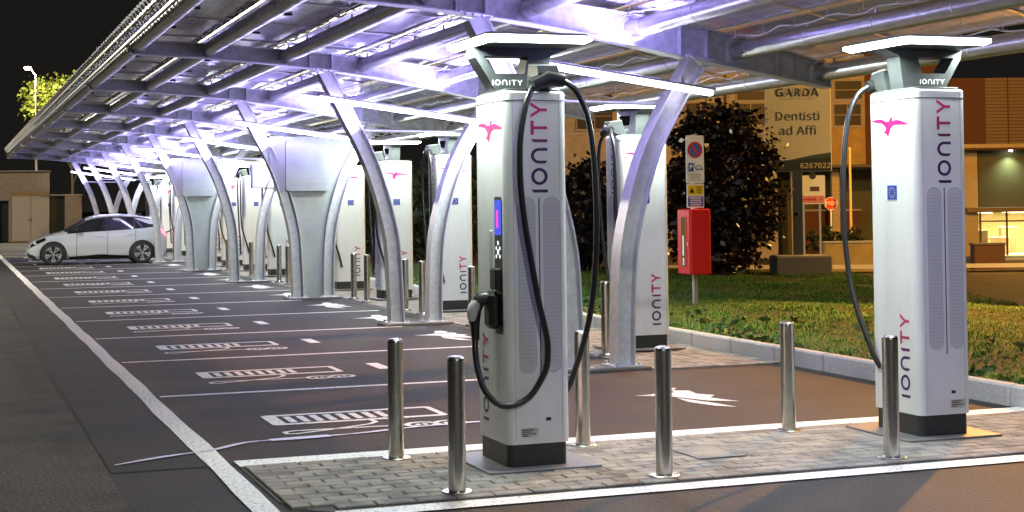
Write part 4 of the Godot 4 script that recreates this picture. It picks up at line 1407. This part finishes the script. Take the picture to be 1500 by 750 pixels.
	# windscreens
	for w in [["windscreen", -.98, -.36], ["rear_screen", 1.74, 1.98]]:
		b = MB.new(); rows = []
		for i in 7:
			var x := lerpf(w[1], w[2], i / 6.0)
			var r := []
			for j in 6: r.append(car_at(x, lerpf(4.15, 6.0, j / 5.0), .007))
			for j in range(4, -1, -1):
				var p := car_at(x, lerpf(4.15, 6.0, j / 5.0), .007); r.append(Vector3(p.x, p.y, -p.z))
			rows.append(r)
		grid(b, rows); put(w[0], b, M.car_glass, body)
	b = MB.new(); b.box(Vector3(1.35, 1.535, 0), Vector3(.16, .07, .05), .02); put("roof_aerial", b, M.black, body)
	var c := MB.new()
	c.tube(smooth_path([P(6.42, .95, 49.75), P(6.62, 1.02, 49.8), P(6.9, 1.25, 50.2), P(7.25, 1.75, 50.9), P(7.38, 2.3, 51.3)], 24), .022, 7)
	tag(put("plugged_in_cable", c, M.rubber), "black charging cable running up from the parked car's rear corner to its charger", "cable")

# ---------------------------------------------------------------- signs
func lettering(parent: Node, called: String, s: String, size: float, at: Vector3, m: Material, bold := true, squeeze := 1.0) -> MeshInstance3D:
	var tm := TextMesh.new()
	var f := SystemFont.new()
	f.font_names = PackedStringArray(["Droid Sans"]); f.font_weight = 700 if bold else 400
	tm.font = f; tm.text = s; tm.font_size = 64; tm.pixel_size = size / 46.0; tm.depth = .004; tm.curve_step = 2.0
	var o := MeshInstance3D.new(); o.name = numbered(called, parent); o.mesh = tm; o.material_override = m
	o.position = at; o.scale = Vector3(squeeze, 1, 1)
	parent.add_child(o, true)
	return o

func disc(b: MB, c: Vector3, r: float, r_in := 0.0, n := 32) -> void:
	var ou := PackedVector2Array()
	var hole := PackedVector2Array()
	for i in n:
		ou.append(Vector2(cos(TAU * i / n), sin(TAU * i / n)) * r)
	if r_in <= 0.0: b.plate(ou, Transform3D(Basis(), c)); return
	for i in n:
		var a := TAU * i / n
		var e := TAU * (i + 1) / n
		b.face([c + Vector3(cos(a) * r, sin(a) * r, 0), c + Vector3(cos(e) * r, sin(e) * r, 0), c + Vector3(cos(e) * r_in, sin(e) * r_in, 0), c + Vector3(cos(a) * r_in, sin(a) * r_in, 0)], Vector3(0, 0, 1))

func signs() -> void:
	# hose cabinet and parking sign share a post in the grass
	var gy := turf_y(11.16, 22.2)
	var t := thing("sign_post", P(11.16, gy - .05, 22.2))
	tag(t, "thin pale square post in the grass carrying the parking sign and red cabinet", "post")
	cuboid("post", -.035, 0, -.035, .035, 2.85 - gy, .035, M.alu, t, .006)
	cuboid("post_cap", -.04, 2.85 - gy, -.04, .04, 2.875 - gy, .04, M.grey_plastic, t, .006)
	t = thing("hose_cabinet", P(11.16, .60, 22.2))
	tag(t, "red metal fire hose cabinet with narrow glazed door on the sign post", "cabinet")
	cuboid("box", -.175, 0, -.23, .175, 1.04, .23, M.red, t, .012)
	var door := cuboid("door", -.192, .012, -.21, -.1755, 1.028, .21, M.red, t, .006)
	cuboid("window_frame", -.198, .10, -.09, -.1925, .94, .11, M.sign_red, door)
	cuboid("window", -.2005, .13, -.065, -.1985, .91, .085, M.hose_glass, door)
	cuboid("hose_nozzle", -.203, .30, -.02, -.201, .62, .03, M.sign_white, door)
	cuboid("latch", -.206, .45, .14, -.1925, .52, .165, M.alu, door, .003)
	var em := MB.new()
	disc(em, Vector3.ZERO, .030)
	em.plate(PackedVector2Array([Vector2(-.018, -.02), Vector2(.018, -.02), Vector2(.026, -.09), Vector2(-.026, -.09)]), Transform3D())
	var eo := put("hose_symbol", em, M.sign_white, door); eo.transform = Transform3D(Basis(Vector3(0, 0, 1), Vector3.UP, Vector3(-1, 0, 0)), Vector3(-.2035, .24, .012))
	# parking sign plate
	t = thing("parking_sign", P(11.16, 2.05, 22.145))
	tag(t, "white no-parking sign plate for charging cars on top of the post", "sign")
	var b := MB.new(); b.plate(rounded_rect(.315, .76, .02), Transform3D(Basis(), Vector3(0, .38, .012)), .012); put("plate", b, M.sign_white, t)
	b = MB.new(); disc(b, Vector3(0, .53, .0135), .128); put("sign_blue_disc", b, mat(Color(.04, .12, .42), .45), t)
	b = MB.new(); disc(b, Vector3(0, .53, .0148), .132, .102); b.box(Vector3(0, .53, .0155), Vector3(.035, .22, .001), 0, Basis(Vector3(0, 0, 1), .785)); put("sign_red_ring", b, M.sign_red, t)
	b = MB.new(); b.plate(rounded_rect(.09, .135, .008), Transform3D(Basis(), Vector3(-.075, .255, .0138))); put("parking_square", b, M.blue, t)
	lettering(t, "parking_letter", "P", .075, Vector3(-.075, .255, .016), M.letter_white)
	b = MB.new()
	b.tube([Vector3(.0, .225, .014), Vector3(.01, .25, .014), Vector3(.04, .285, .014), Vector3(.09, .285, .014), Vector3(.125, .25, .014), Vector3(.135, .225, .014), Vector3(.0, .225, .014)], .004, 4)
	disc(b, Vector3(.035, .218, .016), .015); disc(b, Vector3(.105, .218, .016), .015)
	b.tube([Vector3(.0, .24, .014), Vector3(-.015, .29, .014), Vector3(-.012, .33, .014)], .004, 4); put("car_pictogram", b, M.black, t)
	b = MB.new()
	for k in 2: b.box(Vector3(0, .135 - k * .04, .0135), Vector3(.20 - .02 * k, .016, .001))
	b.box(Vector3(0, .055, .0135), Vector3(.24, .010, .001)); put("small_print", b, M.grey_plastic, t)
	t = thing("warning_sign", P(11.16, 1.655, 22.145))
	tag(t, "small yellow and blue notice plate under the parking sign", "sign")
	b = MB.new(); b.plate(rounded_rect(.30, .385, .015), Transform3D(Basis(), Vector3(0, .195, .012)), .012); put("plate", b, M.sign_white, t)
	b = MB.new(); b.plate(rounded_rect(.27, .155, .008), Transform3D(Basis(), Vector3(0, .285, .0135))); put("yellow_field", b, M.yellow, t)
	b = MB.new(); b.plate(PackedVector2Array([Vector2(-.11, .24), Vector2(-.02, .24), Vector2(-.065, .33)]), Transform3D(Basis(), Vector3(0, 0, .0150))); 
	for k in 4: b.box(Vector3(.065, .33 - k * .028, .0145), Vector3(.10 - .02 * (k % 2), .012, .001))
	put("warning_print", b, M.black, t)
	b = MB.new(); b.plate(rounded_rect(.27, .16, .008), Transform3D(Basis(), Vector3(0, .105, .0135))); put("blue_field", b, M.blue, t)
	b = MB.new()
	for k in 4: b.box(Vector3(0, .16 - k * .036, .0145), Vector3(.22 - .03 * (k % 2), .014, .001))
	put("notice_print", b, M.letter_white, t)
	# billboard
	t = thing("billboard", P(18.86, 0, 31.95), -.349)
	tag(t, "tall cream dentist billboard on a dark post with green foot band", "billboard")
	cuboid("post", -.17, .40, -.14, .04, 2.42, .06, M.dark, t, .01)
	cuboid("board", -.78, 2.41, -.12, .75, 4.68, 0, M.board, t, .012)
	b = MB.new(); b.plate(PackedVector2Array([Vector2(-.765, 2.425), Vector2(.735, 2.425), Vector2(.735, 2.86), Vector2(.3, 2.80), Vector2(-.2, 2.70), Vector2(-.765, 2.64)]), Transform3D(Basis(), Vector3(0, 0, .002))); put("green_band", b, mat(Color(.05, .07, .055), .6), t)
	b = MB.new(); b.plate(PackedVector2Array([Vector2(-.765, 2.425), Vector2(.735, 2.425), Vector2(.735, 2.74), Vector2(.1, 2.70), Vector2(-.765, 2.62)]), Transform3D(Basis(), Vector3(0, 0, .004))); put("dark_band", b, mat(Color(.018, .025, .022), .6), t)
	var ink := mat(Color(.05, .06, .05), .6)
	lettering(t, "board_logo", "GARDA", .19, Vector3(-.05, 4.28, .004), ink, true, 1.18)
	b = MB.new()
	for e in [[-.36, .06], [-.16, .02], [.02, .05], [.24, .03]]: b.plate(PackedVector2Array([Vector2(e[0], 4.17), Vector2(e[0] + .03, 4.17), Vector2(e[0] + .05 + e[1], 4.40), Vector2(e[0] + .02 + e[1], 4.40)]), Transform3D(Basis(), Vector3(0, 0, .0075)))
	put("stencil_gaps", b, M.board, t)
	b = MB.new(); b.box(Vector3(-.05, 4.13, .002), Vector3(.84, .008, .002)); put("rule", b, ink, t)
	lettering(t, "board_text", "Dentisti", .20, Vector3(-.04, 3.72, .004), ink, false, 1.12)
	lettering(t, "board_text", "ad Affi", .20, Vector3(-.04, 3.38, .004), ink, false, 1.12)
	lettering(t, "board_number", "6267022", .125, Vector3(.36, 2.55, .008), M.cream, true, 1.1)
	var base := thing("concrete_footing", P(18.72, 0, 31.75), -.349)
	tag(base, "weathered rectangular concrete block under the billboard post", "concrete block")
	cuboid("block", -.66, -.1, -.5, .64, .44, .5, M.concrete_dark, base, .03); cuboid("top_face", -.60, .44, -.44, .58, .455, .44, M.concrete, base)
	t = thing("notice_board", P(20.98, -.2, 34.93), -.349)
	tag(t, "small white notice board with a pink strip on two thin posts behind the billboard", "sign")
	b = MB.new(); b.plate(rounded_rect(.64, .74, .03), Transform3D(Basis(), Vector3(0, 2.2, .02)), .03); put("board", b, M.sign_white, t)
	b = MB.new(); b.box(Vector3(0, 1.95, .022), Vector3(.60, .19, .003)); put("pink_strip", b, mat(Color(.62, .22, .22), .5), t)
	b = MB.new(); b.box(Vector3(.05, 2.22, .022), Vector3(.24, .12, .003)); put("dark_field", b, M.brown, t)
	b = MB.new()
	for k in 6: b.box(Vector3(-.22 + k * .055 , 1.95 + .004 * (k % 2), .0245), Vector3(.04, .05 + .012 * (k % 3), .002))
	b.box(Vector3(.2, 1.95, .0245), Vector3(.02, .08, .002)); b.box(Vector3(.245, 1.945, .0245), Vector3(.04, .02, .002)); put("red_marks", b, mat(Color(.40, .03, .07), .5), t)
	b = MB.new(); disc(b, Vector3(0, 2.56, .022), .09); put("dark_fitting", b, M.dark, t)
	for x in [-.26, .16]: cuboid("leg", x, -.3, -.03, x + .05, 2.2, -.01, M.alu, t, .004)
	t = thing("stop_sign", P(33.2, -.95, 53.9), -.349)
	tag(t, "red octagonal stop sign on a thin pole across the road", "sign")
	var oc := PackedVector2Array()
	var oc2 := PackedVector2Array()
	for i in 8:
		oc.append(Vector2(cos(PI / 8 + i * PI / 4), sin(PI / 8 + i * PI / 4)) * .275); oc2.append(Vector2(cos(PI / 8 + i * PI / 4), sin(PI / 8 + i * PI / 4)) * .25)
	b = MB.new(); b.plate(oc, Transform3D(Basis(), Vector3(0, 2.50, .03)), .02); put("octagon", b, M.sign_white, t)
	b = MB.new(); b.plate(oc2, Transform3D(Basis(), Vector3(0, 2.50, .033))); put("red_field", b, M.sign_red, t)
	lettering(t, "stop_letters", "STOP", .15, Vector3(0, 2.50, .038), M.letter_white)
	cuboid("pole", -.03, 0, -.03, .03, 2.4, .0, M.alu, t, .006)
	t = thing("yellow_post", P(32.85, -.9, 51.9))
	tag(t, "thin tall yellow post standing by the roadside in front of the office block", "post")
	b = MB.new(); b.tube([Vector3(0, 0, 0), Vector3(0, 4.5, 0)], [.06, .045], 8); put("shaft", b, M.cream, t)
	b = MB.new(); b.lathe([[.06, 4.5], [.07, 4.55], [.03, 4.62], [0, 4.63]], Vector3.ZERO, 10); put("finial", b, M.cream, t)

# ---------------------------------------------------------------- plants
func leaf_cloud(b: MB, c: Vector3, rad: Vector3, clumps: int, per: int, size: float, tone: Color, vary: float, shell := .55) -> void:
	for k in clumps:
		var dirv := Vector3(rng.randfn(), rng.randfn(), rng.randfn()).normalized()
		var rr := lerpf(shell, 1.0, sqrt(rng.randf())) * rng.randf_range(.80, 1.16)
		var cc := c + dirv * rad * rr
		var cr := rng.randf_range(.07, .26) * (rad.x + rad.y) / 2
		var tn := tone * rng.randf_range(1 - vary, 1 + vary)
		for i in per:
			var p := cc + Vector3(rng.randfn(), rng.randfn(), rng.randfn()) * cr * .55
			var u := Vector3(rng.randfn(), rng.randfn() * .6 - .3, rng.randfn()).normalized()
			var w := u.cross(Vector3(rng.randfn(), rng.randfn(), rng.randfn())).normalized()
			var s := size * rng.randf_range(.5, 1.5)
			var v := rng.randf_range(.75, 1.25)
			b.col = Color(tn.r * v, tn.g * v, tn.b * v)
			var n0 := u.cross(w)
			var q := [p, p + u * s * .45 + w * s * .30 + n0 * s * .06, p + u * s, p + u * s * .45 - w * s * .30 + n0 * s * .06]
			b.tri(q[0], q[1], q[2], n0, n0, n0); b.tri(q[0], q[2], q[3], n0, n0, n0)

func tree(called: String, label: String, at: Vector3, c: Vector3, rad: Vector3, clumps: int, per: int, size: float, tone: Color, m: Material, cat := "tree", group := "") -> void:
	var t := thing(called, at)
	tag(t, label, cat, group)
	var b := MB.new()
	var h := c.y
	b.tube(smooth_path([Vector3(0, -.15, 0), Vector3(.04, h * .35, .03), Vector3(c.x * .6, h * .75, c.z * .5), c + Vector3(0, rad.y * .5, 0)], 10), [.11, .10, .095, .09, .08, .07, .06, .05, .04, .03, .015], 8)
	for k in 9:
		var a := TAU * k / 9 + rng.randf()
		var y0 := h * rng.randf_range(.35, .8)
		var e := c + Vector3(cos(a) * rad.x, rng.randf_range(-.5, .7) * rad.y, sin(a) * rad.z) * .75
		b.tube(smooth_path([Vector3(c.x * .3, y0, 0), (Vector3(c.x * .3, y0, 0) + e) / 2 + Vector3(0, .15, 0), e], 5), [.045, .04, .03, .025, .018, .008], 5)
	put("trunk", b, M.bark, t)
	b = MB.new(); b.colored = true
	leaf_cloud(b, c, rad, clumps, per, size, tone, .35)
	tag(put("crown", b, m, t), "", "", "", "stuff")

func plants() -> void:
	var red := Color(.017, .009, .009)
	tree("plum_tree", "dense dark red-leaved tree beside the red hose cabinet", P(16.62, .05, 31.65), Vector3(0, 1.95, 0), Vector3(1.22, 1.9, 1.2), 420, 40, .15, red, M.leaf_red)
	tree("plum_tree", "low dark red-leaved tree seen between the middle charger and the nearest curved column", P(13.85, .05, 33.4), Vector3(0, 1.35, 0), Vector3(.95, 1.3, .95), 150, 46, .15, red, M.leaf_red)
	tree("street_tree", "yellow-green tree lit by the street lamp beyond the canopy's left edge", P(6.7, 0, 93), Vector3(-.1, 7.5, 0), Vector3(2.4, 1.8, 2.2), 130, 90, .26, Color(.17, .21, .022), M.grass)
	var green := Color(.022, .040, .014)
	for e in [[12.2, 39.5, 1.15, 2.7, "first"], [14.0, 43.5, 1.3, 3.0, "second"], [12.6, 47.5, 1.3, 2.9, "third"], [14.4, 52.0, 1.4, 3.1, "fourth"], [12.8, 57.0, 1.4, 3.0, "fifth"], [15.0, 62.0, 1.6, 3.4, "sixth"]]:
		tree("shrub", "dark green shrub in the hedge behind the charger row, %s from the near end" % e[4], P(e[0], -.05, e[1]), Vector3(0, e[3] * .52, 0), Vector3(e[2], e[3] * .5, e[2]), 110, 36, .16, green, M.grass, "shrub", "shrubs behind the charger row")
	var hedge := thing("clipped_hedge", P(23.9, -.3, 39.9), -.349)
	tag(hedge, "low clipped green hedge behind the garden wall across the road", "hedge")
	var b := MB.new(); b.colored = true
	for k in 5: leaf_cloud(b, Vector3(.2 + k * .32, .85, -.5), Vector3(.32, .36, .35), 14, 30, .10, Color(.04, .055, .012), .3, .3)
	tag(put("foliage", b, M.grass, hedge), "", "", "", "stuff")
	b = MB.new()
	for k in 6: b.tube([Vector3(.15 + k * .28, 0, -.5), Vector3(.17 + k * .28, .8, -.48)], .02, 5)
	put("stems", b, M.bark, hedge)
	# grass: blades of several shades, thick near the kerb
	var tuft := MB.new(); tuft.colored = true
	for k in 9:
		var a := TAU * k / 9 + rng.randf()
		var lean := rng.randf_range(.25, .95)
		var h := rng.randf_range(.6, 1.15)
		var root := Vector3(cos(a), 0, sin(a)) * rng.randf_range(.05, .45)
		var side := Vector3(-sin(a), 0, cos(a)) * .07
		var p1 := root + Vector3(cos(a) * lean * .35, h * .6, sin(a) * lean * .35)
		var p2 := root + Vector3(cos(a) * lean, h * rng.randf_range(.7, 1.0), sin(a) * lean)
		var nn := Vector3(cos(a) * -.4, 1, sin(a) * -.4).normalized()
		var g := rng.randf_range(.8, 1.2)
		tuft.col = Color(g, g, g)
		tuft.quad(root - side, root + side, p1 + side * .8, p1 - side * .8, nn, nn, nn, nn); tuft.tri(p1 - side * .8, p1 + side * .8, p2, nn, nn, nn)
	var mm := MultiMesh.new()
	mm.transform_format = MultiMesh.TRANSFORM_3D; mm.use_colors = true; mm.mesh = tuft.mesh()
	var spots := []
	var tries := 0
	var patch := FastNoiseLite.new(); patch.seed = 5; patch.frequency = .35
	while spots.size() < 48000 and tries < 140000:
		tries += 1
		var d := 3.0 + 40.0 * pow(rng.randf(), 1.15)
		var x := 8.66 + 11.0 * rng.randf()
		if not Geometry2D.is_point_in_polygon(Vector2(x, d), turf_outline): continue
		var pn := patch.get_noise_2d(x * 2.0, d * 1.3)
		if pn < -.30 and rng.randf() < .6: continue
		spots.append([x, d, pn])
	mm.instance_count = spots.size()
	for i in spots.size():
		var s = spots[i]
		var sz: float = .052 * rng.randf_range(.6, 1.3) * (1.0 + max(0.0, s[2]) * 1.3)
		mm.set_instance_transform(i, Transform3D(Basis(Vector3.UP, rng.randf() * TAU).scaled(Vector3(sz, sz * rng.randf_range(.8, 1.4), sz)), P(s[0], turf_y(s[0], s[1]) - .01, s[1])))
		var dry: float = clampf(.3 - s[2] * .9 + rng.randf_range(-.25, .25) + smoothstep(24.0, 33.0, s[1]) * .5, 0.0, 1.0)
		mm.set_instance_color(i, Color(.066, .220, .030).lerp(Color(.14, .205, .05), dry))
	var gr := MultiMeshInstance3D.new(); gr.name = "grass"; gr.multimesh = mm; gr.material_override = M.grass
	add_child(gr, true); tag(gr, "rough mown grass behind the kerb at right", "grass", "", "stuff")
	b = MB.new(); b.colored = true
	for k in 70:
		var x := 8.72 + pow(rng.randf(), 2.0) * 2.2
		var d := 11.0 + rng.randf() * 13.0
		leaf_cloud(b, P(x, turf_y(x, d) + .05, d), Vector3(.14, .06, .14), 3, 9, .09, Color(.05, .10, .02), .3, .1)
	tag(put("broad_leaved_weeds", b, M.grass), "broad-leaved weeds growing along the kerb's edge", "weeds", "", "stuff")

func small_things() -> void:
	# pale cord lying across the first bay
	var pts := []
	for q in [[1.07, 11.03], [1.41, 11.24], [1.84, 11.44], [2.08, 11.66], [2.51, 11.72], [2.96, 11.76], [3.44, 11.89], [4.03, 11.97], [4.6, 12.0]]: pts.append(P(q[0], .012, q[1]))
	var path := smooth_path(pts, 40)
	var b := MB.new()
	for i in path.size() - 1:
		var w: float = .014 + .016 * absf(sin(i * .45)) + (.03 if i > 14 and i < 20 else 0.0)
		var a: Vector3 = path[i]
		var c: Vector3 = path[i + 1]
		var s := (c - a).cross(Vector3.UP).normalized() * w
		b.face([a - s, a + s, c + s, c - s], Vector3.UP)
	tag(put("pale_ribbon", b, mat(Color(.62, .60, .75), .5)), "pale narrow tape lying loosely across the first bay and the edge line", "tape")
	var cover := thing("inspection_cover", P(4.98, .0245, 9.74))
	tag(cover, "square inspection cover set flush in the island paving between the two chargers", "cover")
	cuboid("lid", -.15, 0, -.20, .15, .008, .20, M.paver[1], cover, .004)
	for z in [-.215, .215]: cuboid("frame_bar", -.18, 0, z - .012, .18, .007, z + .012, M.plate_steel, cover)
	for x in [-.168, .168]: cuboid("frame_bar", x - .012, 0, -.2, x + .012, .0065, .2, M.plate_steel, cover)
